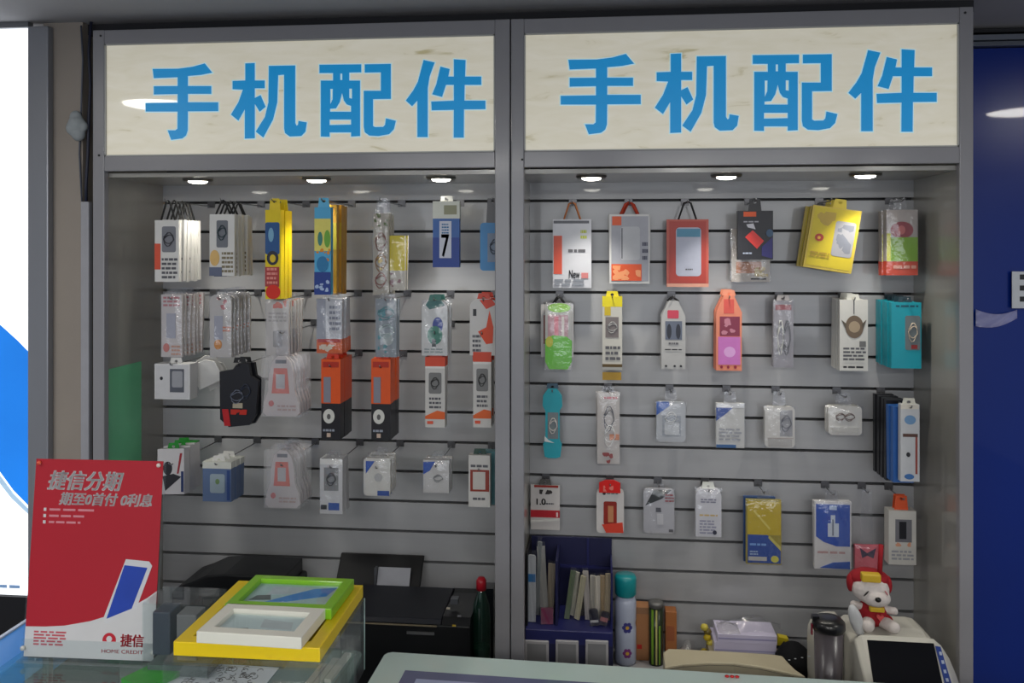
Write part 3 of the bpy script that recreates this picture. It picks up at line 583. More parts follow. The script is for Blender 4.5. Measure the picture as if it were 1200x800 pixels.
pack((983, 351, 1016, 434), S2 - .03, 4, 0.022, 'white pack with a round brown emblem', (208, 207, 202), t=.014, tab='card', tabc=(214, 214, 206), hookv=3, jitter=.7,
     layers=[('centre_line', 'r', .49, .0, .52, .2, TX), ('emblem', 'o', .20, .22, .84, .54, (110, 92, 74)), ('emblem_core', 'o', .32, .30, .72, .46, (170, 150, 124)), ('wing', 'p', 0, 0, 1, 1, (90, 80, 68), [(.06, .28), (.24, .34), (.22, .42)]), ('wing', 'p', 0, 0, 1, 1, (90, 80, 68), [(.94, .28), (.78, .34), (.82, .42)]), ('stamp', 'r', .7, .58, .92, .66, (110, 110, 110)), ('caption', 'l', .12, .66, .92, .86, TX, 4), ('foot_print', 'l', .12, .92, .92, .97, DK, 1)])
pack((1043, 354, 1078, 431), S2 - .02, 5, 0.024, 'turquoise box with a small clear window', (16, 158, 176), t=.018, tab='card', tabc=(40, 60, 70), hookv=3, jitter=.6,
     layers=[('header_line', 'l', .15, .03, .9, .08, (20, 80, 100), 1), ('window', 'rr', .46, .20, .96, .72, (110, 120, 124)), ('device', 'c', .56, .26, .86, .64, (206, 190, 170)), ('red_mark', 'r', .66, .64, .86, .70, (150, 50, 50))])
# ---------------- right cabinet, third row
pack((636, 455, 659, 536), S2, 1, 0.02, 'teal bottle-shaped earphone pack', (24, 150, 166), 'bottle', t=.012, tab='card', tabc=(40, 70, 90), hookv=6,
     layers=[('window', 'r', .26, .34, .80, .72, (110, 120, 124)), ('earphones', 'c', .32, .38, .74, .68, (206, 200, 196)), ('white_mark', 'p', 0, 0, 1, 1, (206, 214, 214), [(.1, .68), (.3, .74), (.6, .78), (.1, .76)])])
pack((700, 460, 726, 543), S2, 3, 0.014, 'clear bag with a white cable and orange label', (192, 186, 182), t=.006, tab='clear', film=FILM, hookv=6,
     layers=[('title', 'l', .3, .04, .9, .1, (190, 80, 90), 1), ('cable', 'c', .3, .12, .75, .6, (96, 96, 104)), ('cable', 'c', .3, .4, .8, .8, (230, 230, 228)), ('label', 'r', .55, .58, .98, .66, (206, 130, 90)), ('foot_print', 'b', .2, .84, .7, .99, (150, 60, 60), 5)])
BC = [('corner', 'p', 0, 0, 1, 1, (30, 84, 170), [(0, 0), (.42, 0), (.46, .1), (.0, .34)]), ('window', 'r', .2, .34, .84, .84, (150, 156, 164)), ('device', 'rr', .28, .5, .78, .82, (190, 194, 198)), ('cable', 'c', .3, .2, .7, .6, (206, 208, 210))]
pack((769, 470, 803, 517), S2 + .02, 1, 0.02, 'small white pack with blue corner and charger window', (176, 180, 186), 'round', t=.014, tab='clear', tabc=(100, 98, 94), film=FILM, hookv=6, layers=BC)
pack((839, 472, 872, 524), S2, 2, 0.012, 'white pack with blue corner under the pink packs', (196, 196, 194), t=.008, tab='clear', film=FILM, hookv=6,
     layers=[('top_shine', 'r', .02, .0, 1, .1, (222, 224, 228)), ('corner', 'p', 0, 0, 1, 1, (24, 66, 150), [(0, .1), (.6, .1), (.3, .26), (.0, .4)]), ('caption', 'l', .1, .55, .9, .85, LG, 4), ('foot', 'r', 0, .93, .7, 1, (50, 96, 150))])
pack((896, 476, 931, 524), S2 + .01, 2, 0.012, 'white pack with an upright silver window', (198, 196, 192), 'round', t=.008, tab='clear', film=FILM, hookv=6,
     layers=[('window', 'r', .5, .08, .92, .72, (150, 150, 154)), ('device', 'c', .54, .14, .88, .66, (112, 114, 126)), ('fold', 'r', .1, .76, .95, .78, (160, 150, 146)), ('foot_card', 'r', .12, .79, .9, .97, (170, 168, 166))])
pack((970, 475, 1009, 509), S2 - .01, 2, 0.018, 'square white bag holding a brown heart-shaped cable', (206, 204, 198), 'round', t=.014, tab='clear', tabc=(110, 108, 104), film=FILM, hookv=6,
     layers=[('cable', 'c', .22, .2, .5, .55, (110, 90, 84)), ('cable', 'c', .48, .2, .78, .55, (110, 90, 84)), ('base', 'r', .1, .72, .9, .9, (190, 188, 182))])
pack((1054, 473, 1076, 563), .10, 1, 0.02, 'white earphone box with brown band, third row far right', (196, 198, 200), t=.016, tab='card', tabc=(206, 204, 190), hookv=6,
     layers=[('lid', 'r', 0, 0, .96, .06, (220, 214, 200)), ('swoosh', 'o', .2, .14, .8, .26, (110, 150, 190)), ('band', 'r', .12, .38, .9, .42, (90, 60, 50)), ('red_strip', 'r', .78, .42, .88, .9, (150, 70, 60)), ('dot', 'o', .3, .62, .5, .68, DK), ('lower_swoosh', 'o', .2, .9, .7, .97, (60, 110, 170))])
pack((1045, 476, 1069, 564), .125, 2, 0.022, 'blue box behind the brown-banded white box', (40, 96, 170), t=.018, tab='card', tabc=(40, 40, 46), hook=False)
pack((1037, 468, 1060, 562), .172, 4, 0.026, 'black box at the back of the third row far right', (24, 25, 30), t=.016, tab='card', tabc=(20, 20, 22), hook=False)
# ---------------- right cabinet, fourth row
pack((622, 568, 656, 620), S2 + .03, 1, 0.02, 'white card pack with red lines and 1.0 lettering', (196, 192, 190), t=.006, tab='card', tabc=(80, 78, 76), hookv=9,
     layers=[('top_stripe', 'r', .12, .0, .95, .05, (150, 40, 30)), ('ornament', 'b', .3, .10, .75, .2, (50, 44, 44), 4), ('figures', 't', .2, .30, .52, .44, (30, 30, 34), '1.0'), ('caption', 'l', .52, .38, .8, .44, TX, 1), ('red_band', 'r', 0, .56, 1, .72, (176, 30, 44)), ('band_mark', 'r', .88, .6, .94, .7, (220, 200, 200)), ('foot_line', 'p', 0, 0, 1, 1, (206, 204, 200), [(0, .8), (1, .74), (1, .78), (0, .84)])])
pack((699, 573, 731, 623), S2 + .02, 1, 0.02, 'white box with red window under a red bow', (204, 200, 198), 'round', t=.02, tab='strap', tabc=(206, 30, 24), film=None, hookv=9,
     layers=[('word', 'l', .38, .05, .8, .1, (90, 130, 130), 1), ('dot', 'o', .22, .05, .34, .11, DK), ('window', 'rr', .26, .26, .74, .80, (146, 40, 28)), ('device', 'r', .42, .36, .62, .74, (190, 130, 90)), ('foot', 'p', 0, 0, 1, 1, (212, 66, 46), [(.2, .8), (.95, .74), (.98, .98), (.35, .99)])])
bow = pack((702, 562, 727, 577), S2 + .005, 1, 0.02, 'shiny red header card over the red-window box', (214, 30, 26), 'gable', t=.006, hook=False, rough=.25, layers=[('fold', 'b', .2, .2, .8, .9, (226, 120, 110), 4)])
pack((754, 572, 790, 624), S2 + .02, 1, 0.02, 'white pack with a dark diagonal top', (178, 178, 184), 'round', t=.010, tab='clear', tabc=(100, 100, 98), film=FILM, hookv=9,
     layers=[('diagonal', 'p', 0, 0, 1, 1, (34, 40, 44), [(.06, .38), (.34, .02), (.9, .02), (.6, .22)]), ('red_text', 'l', .7, .1, .98, .3, (150, 70, 76), 3), ('logo', 'b', .4, .42, .58, .52, (80, 80, 90), 3), ('device', 'r', .44, .56, .64, .8, (196, 196, 200)), ('foot_mark', 'r', .82, .9, .96, .96, TX)])
pack((815, 572, 845, 628), S2 - .01, 2, 0.016, 'brightly lit white pouch with a gold line', (206, 206, 212), 'top', t=.010, tab='card', tabc=(220, 222, 216), film=FILM, hookv=9,
     layers=[('word', 'l', .2, .2, .8, .3, (130, 130, 150), 2), ('gold_line', 'l', .15, .52, .85, .58, (206, 176, 110), 1), ('caption', 'l', .15, .64, .8, .95, (150, 150, 170), 5), ('dot', 'o', .66, .86, .82, .95, (30, 30, 60))])
pack((874, 585, 915, 660), S2 - .01, 1, 0.02, 'yellow and blue boxed pack in the bottom row', (150, 136, 44), t=.012, tab='clear', film=FILM, hookv=9,
     layers=[('yellow_panel', 'r', .04, .02, .98, .54, (186, 162, 24)), ('thin_line', 'p', 0, 0, 1, 1, (206, 190, 90), [(.2, .18), (.24, .16), (.7, .44), (.66, .46)]), ('blue_panel', 'p', 0, 0, 1, 1, (28, 66, 146), [(.04, .54), (.6, .54), (.98, .74), (.98, .98), (.04, .98)]), ('curve_line', 'p', 0, 0, 1, 1, (190, 180, 90), [(.66, .55), (.98, .72), (.98, .78), (.62, .58)]), ('word', 'l', .1, .66, .6, .72, (110, 150, 210), 1), ('caption', 'l', .1, .78, .34, .86, (150, 170, 200), 2), ('foot_bar', 'r', .06, .88, .58, .94, (176, 174, 170)), ('stamp', 'o', .7, .86, .92, .96, (196, 190, 70))])
pack((871, 581, 908, 657), S2 + .012, 1, 0.02, 'dark blue backing pack behind the yellow and blue one', (50, 76, 120), t=.010, hook=False)
pack((954, 587, 997, 666), S2 - .01, 2, 0.010, 'blue and white memory card pack in the bottom row', (200, 198, 198), t=.008, tab='clear', film=FILM, hookv=9,
     layers=[('blue_panel', 'p', 0, 0, 1, 1, (24, 72, 166), [(.04, .04), (.96, .04), (.96, .66), (.6, .66), (.25, .60), (.04, .52)]), ('device', 'r', .36, .32, .66, .52, (190, 200, 214)), ('cap', 'r', .44, .20, .56, .32, (190, 200, 214)), ('line', 'r', .48, .26, .52, .5, (110, 120, 136)), ('caption', 'l', .08, .72, .9, .78, (176, 140, 140), 1), ('logo', 'r', .4, .06, .6, .12, (170, 190, 220)), ('foot', 'p', 0, 0, 1, 1, (28, 76, 164), [(.15, .98), (.5, .9), (.96, .88), (.96, .99)])])
pack((1040, 597, 1072, 660), S2 - .03, 2, 0.014, 'white box with orange bow and a dark device window', (196, 194, 188), t=.018, tab='card', tabc=(214, 84, 40), hookv=9,
     layers=[('window', 'r', .24, .16, .84, .58, (110, 110, 116)), ('device', 'r', .38, .2, .64, .52, (26, 26, 34)), ('orange_print', 'b', .2, .58, .8, .66, (206, 150, 120), 4), ('caption', 'l', .1, .72, .9, .92, LG, 3)])
pack((1001, 638, 1030, 668), S2 + .02, 1, 0.02, 'pink clear pack with dark bow behind the toy dog', (214, 96, 112), t=.010, tab='clear', film=FILM, hookv=9,
     layers=[('bow', 'p', 0, 0, 1, 1, (50, 26, 66), [(.2, .1), (.5, .3), (.85, .1), (.75, .5), (.5, .4), (.3, .5)])])

# ================================================================== LEFT CABINET: PRINTERS, BOTTLE, GREEN SHEET
blk = mat((15, 16, 19), 0.42, 0.15, 20, coat=0.12, coatr=0.1, spec=.35)
blk2 = mat((30, 32, 40), 0.5, 0.12, 30, spec=.35)
def B(px0, px1, Y0, Y1, z0, z1):
    return (at(px0, 700, Y0).x, at(px1, 700, Y0).x, Y0, Y1, z0, z1)
pY = 0.03
pz = at(480, 688, 0.20).z                    # printer top, back edge
pf = at(480, 716, pY + .02).z
xa, xb = at(398, 700, pY).x, at(551, 700, pY).x
pr_ = thing('printer', 'black inkjet printer with raised paper tray beside the middle post', 'printer', ((xa + xb) / 2, 0.12, ZSH))
def PP(mb, n, par=None, **k):
    o = mb.build(n, par or pr_, **k)
    if par is None: o.location = -pr_.location
    return o
PP(MB().side([(pY, ZSH + .01), (pY + .02, ZSH), (0.22, ZSH), (0.22, pf - .01), (pY, pf - .02)], xa, xb, blk), 'body', bevel=.004)
xr_ = at(517, 700, pY).x
PP(MB().side([(pY - .004, pf - .018), (pY + .004, pf - .008), (0.20, pz + .002), (0.22, pz - .01), (0.22, pf - .009), (pY, pf - .019)], xa + .002, xr_, blk2), 'scanner_lid', bevel=.002)
PP(MB().side([(pY - .003, pf - .018), (pY + .01, pf - .004), (0.20, pz - .006), (0.22, pf - .009)], xr_ + .002, xb, blk), 'control_panel', bevel=.002)
PP(MB().box(xa + .004, xr_ - .01, pY - .0055, pY - .0035, pf - .023, pf - .0195, mat((206, 190, 160), 0.2, metal=.8)), 'trim_strip')
PP(MB().box(at(477, 700, pY).x, at(509, 700, pY).x, pY - .004, pY - .0005, at(480, 742, pY).z, at(480, 739, pY).z, mat((130, 130, 132), .3, metal=.6)), 'output_slot_bar')
PP(MB().box(xr_ + .012, xr_ + .03, pY + .055, pY + .075, pf + .006, pf + .018, mat((84, 86, 92), .3)), 'button_panel')
for (u, v, cc) in ((525, 713, (200, 190, 170)), (532, 733, (200, 170, 60)), (538, 722, (120, 120, 124))):
    p = at(u, v, pY - .0045); PP(MB().box(p.x - .004, p.x + .004, p.y, p.y + .004, p.z - .0016, p.z + .0016, mat(cc, .3)), 'button')
# paper tray leaning back
tA = at(398, 648, 0.275); tB = at(497, 651, 0.275)
zt0 = pz - .01
tr = MB().side([(0.222, zt0), (0.232, zt0), (0.283, tA.z), (0.275, tA.z + .002)], tA.x + .004, tB.x, blk); PP(tr, 'paper_tray', bevel=.003)
p0 = at(442, 686, 0.226); p1 = at(480, 668, 0.226)
PP(MB().side([(0.2185, p0.z - .002), (0.2195, p0.z - .002), (0.2415, p1.z), (0.2405, p1.z)], p0.x, p1.x, mat((150, 152, 160), .6)), 'paper')
PP(MB().box(p0.x - .006, p0.x - .001, 0.219, 0.236, p0.z, p1.z + .004, mat((70, 72, 78), .4)), 'paper_guide')
# second printer at the far left, back
q0 = at(205, 690, 0.12); q1 = at(300, 690, 0.12)
p2 = thing('printer', 'low black printer with rounded lid at the left, behind the picture frames', 'printer', ((q0.x + q1.x) / 2, 0.2, ZSH))
def P2(mb, n, **k): o = mb.build(n, p2, **k); o.location = -p2.location; return o
P2(MB().box(q0.x, q1.x + .08, 0.10, 0.27, ZSH, at(240, 694, .10).z, blk), 'body', bevel=.006)
zl = at(240, 694, .10).z
pr2 = [(q0.x + .004, zl + .001), (q1.x + .07, zl + .001), (q1.x + .07, at(300, 676, .12).z), (at(262, 674, .12).x, at(262, 673, .12).z), (at(240, 678, .12).x, at(240, 675, .12).z), (at(222, 684, .12).x, at(222, 683, .12).z)]
P2(MB().prism(pr2, 0.12, 0.26, blk), 'lid', bevel=.003)
# clear bottle with red cap beside the post
bp = at(564, 760, 0.08); bx = bp.x; bz = ZSH
bt = thing('bottle', 'clear green-tinted bottle with red cap squeezed between printer and post', 'bottle', (bx, 0.08, bz))
ztop = at(564, 676, 0.08).z - bz
MB().lathe([(0.020, 0.0), (0.022, 0.006), (0.022, ztop * .62), (0.019, ztop * .75), (0.009, ztop * .86), (0.008, ztop * .9)], (0, 0, 0), glassy('green_bottle', (.55, .72, .68), .08, .05, .15, (40, 90, 70)), 18).build('body', bt)
MB().lathe([(0.0205, 0.004), (0.0205, ztop * .36), (0.0203, ztop * .361)], (0, 0, 0), mat((20, 60, 44), .4), 18).build('liquid', bt)
MB().lathe([(0.012, ztop * .885), (0.012, ztop * .97), (0.007, ztop)], (0, 0, 0), mat((170, 24, 40), .35), 16).build('cap', bt)
bt2 = MB().box(-.015, .012, -.02, .02, 0, .2, mat((24, 26, 32), .3)).build('box', None, (at(572, 760, .14).x, .165, ZSH)); tag(bt2, 'dark upright box standing behind the red-capped bottle', 'box')
# green sheet on the left side wall: from the front edge back, seen at a slant
g0 = at(121, 434, 0.05); gx = -0.9795
def onwall(u, v):
    d = ray(u, v); t_ = (gx - CX) / d.x; return CP + d * t_
ga, gb = onwall(121, 434), onwall(165, 429)
gs = MB().box(gx - .0, gx + .0015, max(.022, ga.y), gb.y, onwall(140, 542).z - .12, ga.z, GREENF).build('plastic_sheet'); tag(gs, 'translucent green sheet fixed to the left side wall of the cabinet', 'sheet')
for k in range(2): pass

# ================================================================== RIGHT CABINET SHELF THINGS
navy = mat((30, 34, 92), 0.45, 0.12, 25)
navyd = mat((22, 25, 70), 0.5, 0.1, 25)
OY = 0.15
ox0, ox1 = 0.023, at(718, 700, OY).x
zo_t, zo_m, zo_f = at(660, 628, .285).z, at(660, 735, OY).z, at(660, 748, OY - .02).z
og = thing('organiser', 'navy blue plastic drawer organiser full of slim packets', 'organiser', ((ox0 + ox1) / 2, .2, ZSH))
def PO(mb, n, **k): o = mb.build(n, og, **k); o.location = -og.location; return o
xm = at(652, 700, OY).x
zb = at(660, 660, .285).z
PO(MB().box(ox0, ox1, .280, .288, zo_m, zo_t, navyd), 'back_panel', bevel=.001)
for uu in (689,):
    x_ = at(uu, 640, .28).x; PO(MB().box(x_ - .003, x_ + .003, .274, .280, zb, zo_t, navy), 'rib')
PO(MB().box(xm, ox1, .272, .280, zb - .006, zb, navy), 'rail')
PO(MB().box(ox0, ox0 + .004, OY, .279, zo_m, zo_t, mat((14, 15, 22), .4)), 'side_panel')
PO(MB().box(xm - .003, xm + .003, OY + .01, .279, zo_m, zo_t - .02, navyd), 'divider')
PO(MB().box(ox1 - .004, ox1, OY, .279, zo_m, zb + .03, navy), 'side_panel')
PO(MB().box(ox0, ox1, OY - .02, .288, zo_m - .012, zo_m - .0005, navy), 'tray_floor', bevel=.001)
PO(MB().box(ox0, ox1, OY - .026, OY - .0205, zo_f - .012, zo_m + .004, navy), 'tray_front', bevel=.002)
PO(MB().box(ox0, ox1, OY - .02, .285, ZSH, zo_m - .0125, navyd), 'drawer_case')
for (ua, ub) in ((615, 643), (651, 678), (686, 713)):
    a_, b_ = at(ua, 760, OY - .03), at(ub, 760, OY - .03); zt_ = at(ua, 750, OY - .03).z; zb_ = at(ua, 775, OY - .03).z
    d_ = PO(MB().box(a_.x, b_.x, OY - .03, OY - .0205, zb_ - .02, zt_, mat((176, 174, 176), .3, coat=.3)), 'drawer', bevel=.002)
    MB().box(a_.x + .006, b_.x - .006, OY - .0315, OY - .0302, zb_ - .01, zt_ - .007, mat((128, 128, 130), .4)).build('drawer_window', d_)
# slim packets standing in the organiser
r2 = random.Random(3)
def slim(u, vt, w, Y, lean, c, desc, mark=None, kind='rect'):
    p = at(u, 735, Y); h = at(u, vt, Y).z - (zo_m + .001)
    t_ = thing('accessory_pack', desc, 'package', (p.x, Y, zo_m + .001), (0, R(lean), R(r2.uniform(-30, 30) if kind == 'rect' else 0)), group='slim packets standing in the navy organiser')
    MB().prism(outline('top' if kind != 'rect' else 'rect', w, h), -.003, .003, mat(c, .35, .1, 40, coat=.5)).build('card', t_)
    MB().sheet(lambda i, j: (-w * .55 + w * 1.1 * i, -.0042 - .002 * math.sin(i * 7 + j * 4), h * (.02 + 1.06 * j)), 6, 8, FILM).build('plastic_bag', t_)
    if mark: MB().box(-w * .46, w * .46, -.0038, -.003, h * mark[0], h * mark[1], mat(mark[2], .4)).build('label', t_)
    return t_
slim(623, 650, .021, .175, 0, (186, 190, 194), 'white packet with blue label at the organiser left side', (.60, .72, (60, 120, 176)), 'top')
slim(630, 634, .010, .215, 2, (150, 156, 156), 'grey film packet rising at the organiser left corner')
slim(638, 640, .020, .215, -3, (160, 160, 156), 'tall pale packet in the organiser left bay, middle')
slim(645, 660, .018, .235, 2, (170, 158, 140), 'beige packet in the organiser left bay, right')
slim(641, 712, .030, .165, 0, (120, 50, 80), 'low crimson packet at the front of the left bay')
rows = [(664, 668, 8, (90, 104, 78), 'olive green packet leaning'), (670, 668, 8, (206, 204, 186), 'cream packet leaning'), (676, 672, 10, (196, 190, 160), 'pale straw packet leaning'), (683, 670, 3, (60, 56, 56), 'charcoal packet upright'), (689, 669, -3, (186, 180, 176), 'grey-white packet upright'), (694, 674, 1, (210, 206, 196), 'ivory packet upright'), (700, 675, 0, (220, 214, 200), 'white-topped packet upright'), (706, 674, 0, (200, 176, 140), 'tan packet upright'), (711, 672, 2, (206, 190, 160), 'sand-coloured packet upright')]
for i, (u, vt, ln, c, d) in enumerate(rows):
    slim(u, vt, .013, .20 + .022 * (i % 2), ln, c, d + ' in the organiser main bay')
slim(697, 713, .022, .168, -6, (40, 38, 50), 'black packet with white curve lying at the bay front', (.2, .34, (190, 190, 190)), 'top')
slim(706, 716, .020, .172, 14, (50, 44, 56), 'small dark pink-marked packet at the bay front right', (.3, .6, (180, 120, 120)), 'top')
# water bottle with teal cap
wp = at(733, 770, .225); zt_ = at(733, 673, .225).z - ZSH; rb = .0265
wb_ = thing('water_bottle', 'white flower-printed water bottle with teal cap beside the organiser', 'bottle', (wp.x, .225, ZSH))
def flower_white():
    return mat((176, 184, 204), .35, .12, 30, coat=.3)
MB().lathe([(rb * .92, 0), (rb, .006), (rb, zt_ * .40), (rb * .93, zt_ * .45), (rb, zt_ * .5), (rb, zt_ * .70), (rb * .8, zt_ * .77)], (0, 0, 0), flower_white(), 26).build('body', wb_)
MB().lathe([(rb * .84, zt_ * .765), (rb * 1.0, zt_ * .79), (rb * 1.02, zt_ * .97), (rb * .9, zt_)], (0, 0, 0), mat((14, 140, 146), .35, coat=.2), 26).build('cap', wb_)
def patch(theta, z, r, c, nm, par, R_=rb, k=0):
    mb = MB(); n = 14; vs = [(0, 0)] + [(r * math.cos(i * 2 * math.pi / n), r * math.sin(i * 2 * math.pi / n)) for i in range(n)]
    pts = []
    for (a_, b_) in vs:
        th = R(theta) + a_ / R_; q = R_ + .0004 + .0003 * k; pts.append((q * math.sin(th), -q * math.cos(th), z + b_))
    mb.add(pts, [(0, i + 1, (i + 1) % n + 1) for i in range(n)], mat(c, .4), True); return mb.build(nm, par)
for (zc, c, s) in ((.44, (60, 60, 130), 1.0), (.15, (120, 50, 120), .9)):
    for i in range(6): patch(8 + 17 * s * math.cos(i * 1.047), zt_ * zc + .0085 * s * math.sin(i * 1.047), .0052 * s, c, 'petal', wb_)
    patch(8, zt_ * zc, .0045, (200, 160, 60), 'flower_centre', wb_, k=1)
# boxes and tins behind
def simple_box(px, Y, depth, c, label, cat='box', name='box', layers=(), rotz=0):
    u0, v0, u1, v1 = px; a_ = at(u0, v1, Y); b_ = at(u1, v0, Y); w = b_.x - a_.x; z0 = ZSH; h = b_.z - z0
    t_ = thing(name, label, cat, ((a_.x + b_.x) / 2, Y + depth / 2, z0), (0, 0, R(rotz)))
    MB().box(-w / 2, w / 2, -depth / 2, depth / 2, 0, h, mat(c, .5, .12, 30)).build('carton', t_, bevel=.001)
    for (nm, x0, y0, x1, y1, cc) in layers: MB().box(-w / 2 + x0 * w, -w / 2 + x1 * w, -depth / 2 - .0008, -depth / 2, h - y1 * h, h - y0 * h, mat(cc, .5)).build(nm, t_)
    return t_
simple_box((745, 712, 761, 770), .235, .04, (176, 122, 80), 'brown carton with red spot beside the water bottle', layers=[('band', 0, 0, 1, .12, (150, 110, 80)), ('spot', .1, .7, .45, .78, (190, 40, 30))])
simple_box((780, 717, 793, 770), .245, .035, (168, 104, 56), 'orange-brown carton right of the green tin', layers=[('panel', .1, .3, .8, .6, (150, 84, 50))])
tp = at(769, 760, .215); tn = thing('tin', 'dark green cylindrical tin with pale stripe and grey lid', 'tin', (tp.x, .225, ZSH)); ht = at(769, 712, .215).z - ZSH
MB().lathe([(.0175, 0), (.0175, ht)], (0, 0, 0), mat((36, 46, 28), .3, .3, 60), 20).build('body', tn)
MB().lathe([(.0188, ht), (.0188, ht + .010), (.016, ht + .013)], (0, 0, 0), mat((112, 112, 110), .35, metal=.5), 20).build('lid', tn)
MB().box(-.002, .002, -.0185, -.0172, .004, ht - .003, mat((196, 190, 120), .4)).build('stripe', tn)
MB().box(-.012, -.007, -.0165, -.0135, .004, ht - .003, mat((110, 150, 40), .4)).build('leaf_print', tn)
MB().box(.006, .010, -.0170, -.0145, .004, ht * .7, mat((120, 160, 50), .4)).build('leaf_print', tn)
fpx = at(733, 776, .13)
fc = MB().prism([(0, 0), (.088, 0), (.070, .012), (.035, .014), (.012, .006)], -.03, .03, mat((16, 17, 20), .5)).build('folded_card', None, (fpx.x, .13, ZSH)); tag(fc, 'low black folded card in front of the brown cartons', 'card')
# clear crumpled bags on the shelf
def crumple(u, v, w, h, Y, m, label, z0=ZSH, seed=1, cat='bag', name='plastic_bag'):
    r = random.Random(seed); p = at(u, v, Y); mb = MB()
    P_ = {}
    def fn(i, j):
        k = (round(i * 9), round(j * 7))
        if k not in P_: P_[k] = (r.uniform(-1, 1), r.uniform(-1, 1), r.uniform(-1, 1))
        a_ = P_[k]; e = math.sin(math.pi * i)
        return (-w / 2 + w * i + a_[0] * w * .04, -.03 + .06 * j + a_[1] * .005, max(.001, h * e * (1 - (2 * j - 1) ** 2) * (0.8 + .25 * a_[2])))
    mb.sheet(fn, 9, 7, m); o = mb.build(name, None, (p.x, Y, z0)); return tag(o, label, cat)
crumple(803, 760, .05, .065, .235, HAZY, 'crumpled clear bag between brown cartons and white boxes', seed=4)
# cream device in front (laptop-like printer cover)
cm = mat((188, 178, 150), .4, .06, 12, coat=.2)
zcd = .725
dq = [(777, 764), (783, 759.5), (800, 760), (850, 762.5), (905, 766), (917, 768), (924, 776), (932, 784), (944, 792), (930, 789.5), (915, 786), (890, 780.5), (860, 776.5), (830, 776), (800, 778), (779, 782)]
dvw = [atz(u, v, zcd) for u, v in dq]
zfl = ZSH + .0005
cx_ = sum(p.x for p in dvw) / len(dvw); cy_ = sum(p.y for p in dvw) / len(dvw)
dvt = thing('receipt_printer', 'cream plastic machine with curved front edge behind the glass counter', 'machine', (cx_, cy_, zfl))
MB().flat([(p.x - cx_, p.y - cy_) for p in dvw], 0, zcd - zfl, cm).build('housing', dvt, bevel=.003)
MB().tube([(p.x - cx_, p.y - cy_ - .0006, zcd - zfl - .006) for p in dvw[9:]], .0008, mat((110, 105, 90), .5), 5).build('seam', dvt)
y0 = -0.10
# support so the machine does not float: a drop shelf hanging on the cabinet front
dsx0, dsx1 = at(770, 800, y0).x, 0.965
ds = MB().box(dsx0 - .02, dsx1, -0.17, -0.002, ZSH - .02, ZSH, lam).build('work_shelf'); tag(ds, 'narrow white work shelf in front of the right cabinet, behind the counter', 'shelf')
# black bag piece, white boxes, yellow toys
Yb = .12
bk = MB().ball((0, 0, .055), (.045, .045, .055), mat((16, 17, 20), .8, bump=.8, spec=.2), 16).build('pouch', None, (at(931, 780, Yb).x, Yb + .01, ZSH)); tag(bk, 'black soft pouch lying left of the clear tumbler', 'pouch')
for i, u in enumerate((925, 932, 940, 948)):
    p = at(u, 773 - i * 1.4, Yb - .05) - bk.location; MB().ball(p, (.0028, .0012, .0012), mat((190, 195, 200), .3), 8).build('stud', bk)
zb1, zb2, zb3 = at(870, 766, .15).z, at(870, 753, .15).z, at(870, 743, .15).z
xA, xB = at(837, 760, .15).x, at(910, 760, .15).x
wm = mat((196, 190, 214), .4, .04, coat=.3)
base = MB().box(0, xB - xA + .02, 0, .08, 0, zb1 - ZSH - .0008, mat((150, 140, 118), .6)).build('box', None, (xA - .01, .15, ZSH)); tag(base, 'low buff carton underneath the two stacked white boxes', 'box')
b1 = thing('box', 'lower of two stacked violet-white boxes on the shelf', 'box', ((xA + xB) / 2, .19, zb1)); w2 = (xB - xA) / 2
MB().box(-w2, w2, -.04, .04, 0, zb2 - zb1 - .0006, wm).build('carton', b1, bevel=.001)
MB().box(-w2 + .002, w2 - .002, -.0405, -.04, .006, .009, mat((150, 146, 180), .5)).build('seam', b1)
b2 = thing('box', 'upper of two stacked violet-white boxes, brightly lit on top', 'box', ((xA + xB) / 2 + .003, .185, zb2))
MB().box(-w2 + .004, w2 - .002, -.038, .04, 0, zb3 - zb2, wm).build('carton', b2, bevel=.001)
MB().box(-w2 + .006, w2 - .004, -.0385, -.038, .008, .012, mat((150, 146, 180), .5)).build('seam', b2)
crumple(880, 745, .14, .032, .19, FILM, 'clear plastic film lying on the upper white box', z0=zb3 + .001, seed=9)
crumple(853, 745, .05, .018, .175, HAZY, 'small bunch of hazy film at the left end of the white boxes', z0=zb3 + .001, seed=19)
def lumps(u, v, Y, cs, label, seed, sc=1.0, zb=None):
    r = random.Random(seed); p = at(u, v, Y); z0 = ZSH if zb is None else zb; h = max(.02, at(u, v, Y).z - z0)
    mb = MB()
    for i in range(9):
        a_ = i / 8
        mb.ball((r.uniform(-.008, .008) * sc, r.uniform(-.006, .006), .008 + (h - .004) * a_), (.010 * sc, .009, .009), mat(cs[i % len(cs)], .4), 8)
    o = mb.build('toy_figure', None, (p.x, Y, z0)); return tag(o, label, 'toy')
lumps(829, 736, .20, [(190, 164, 30), (110, 96, 40), (196, 180, 70)], 'small yellow and brown trinket left of the white boxes', 5)
t3 = MB().prism([(-.017, 0), (.017, 0), (.012, .016), (-.010, .02)], -.01, .01, mat((206, 186, 30), .45)).build('card', None, (at(917, 754, .2).x, .2, at(917, 754, .2).z)); tag(t3, 'small yellow card with a black mark behind the black pouch', 'card')
MB().prism([(-.005, .004), (.006, .004), (.002, .012)], -.0108, -.01, mat(DK)).build('mark', t3)
sup = MB().box(-.02, .02, -.012, .03, 0, at(917, 754, .2).z - ZSH - .0008, mat((40, 40, 44), .6)).build('box', None, (at(917, 754, .2).x, .2, ZSH)); tag(sup, 'dark box carrying the small yellow card behind the pouch', 'box')
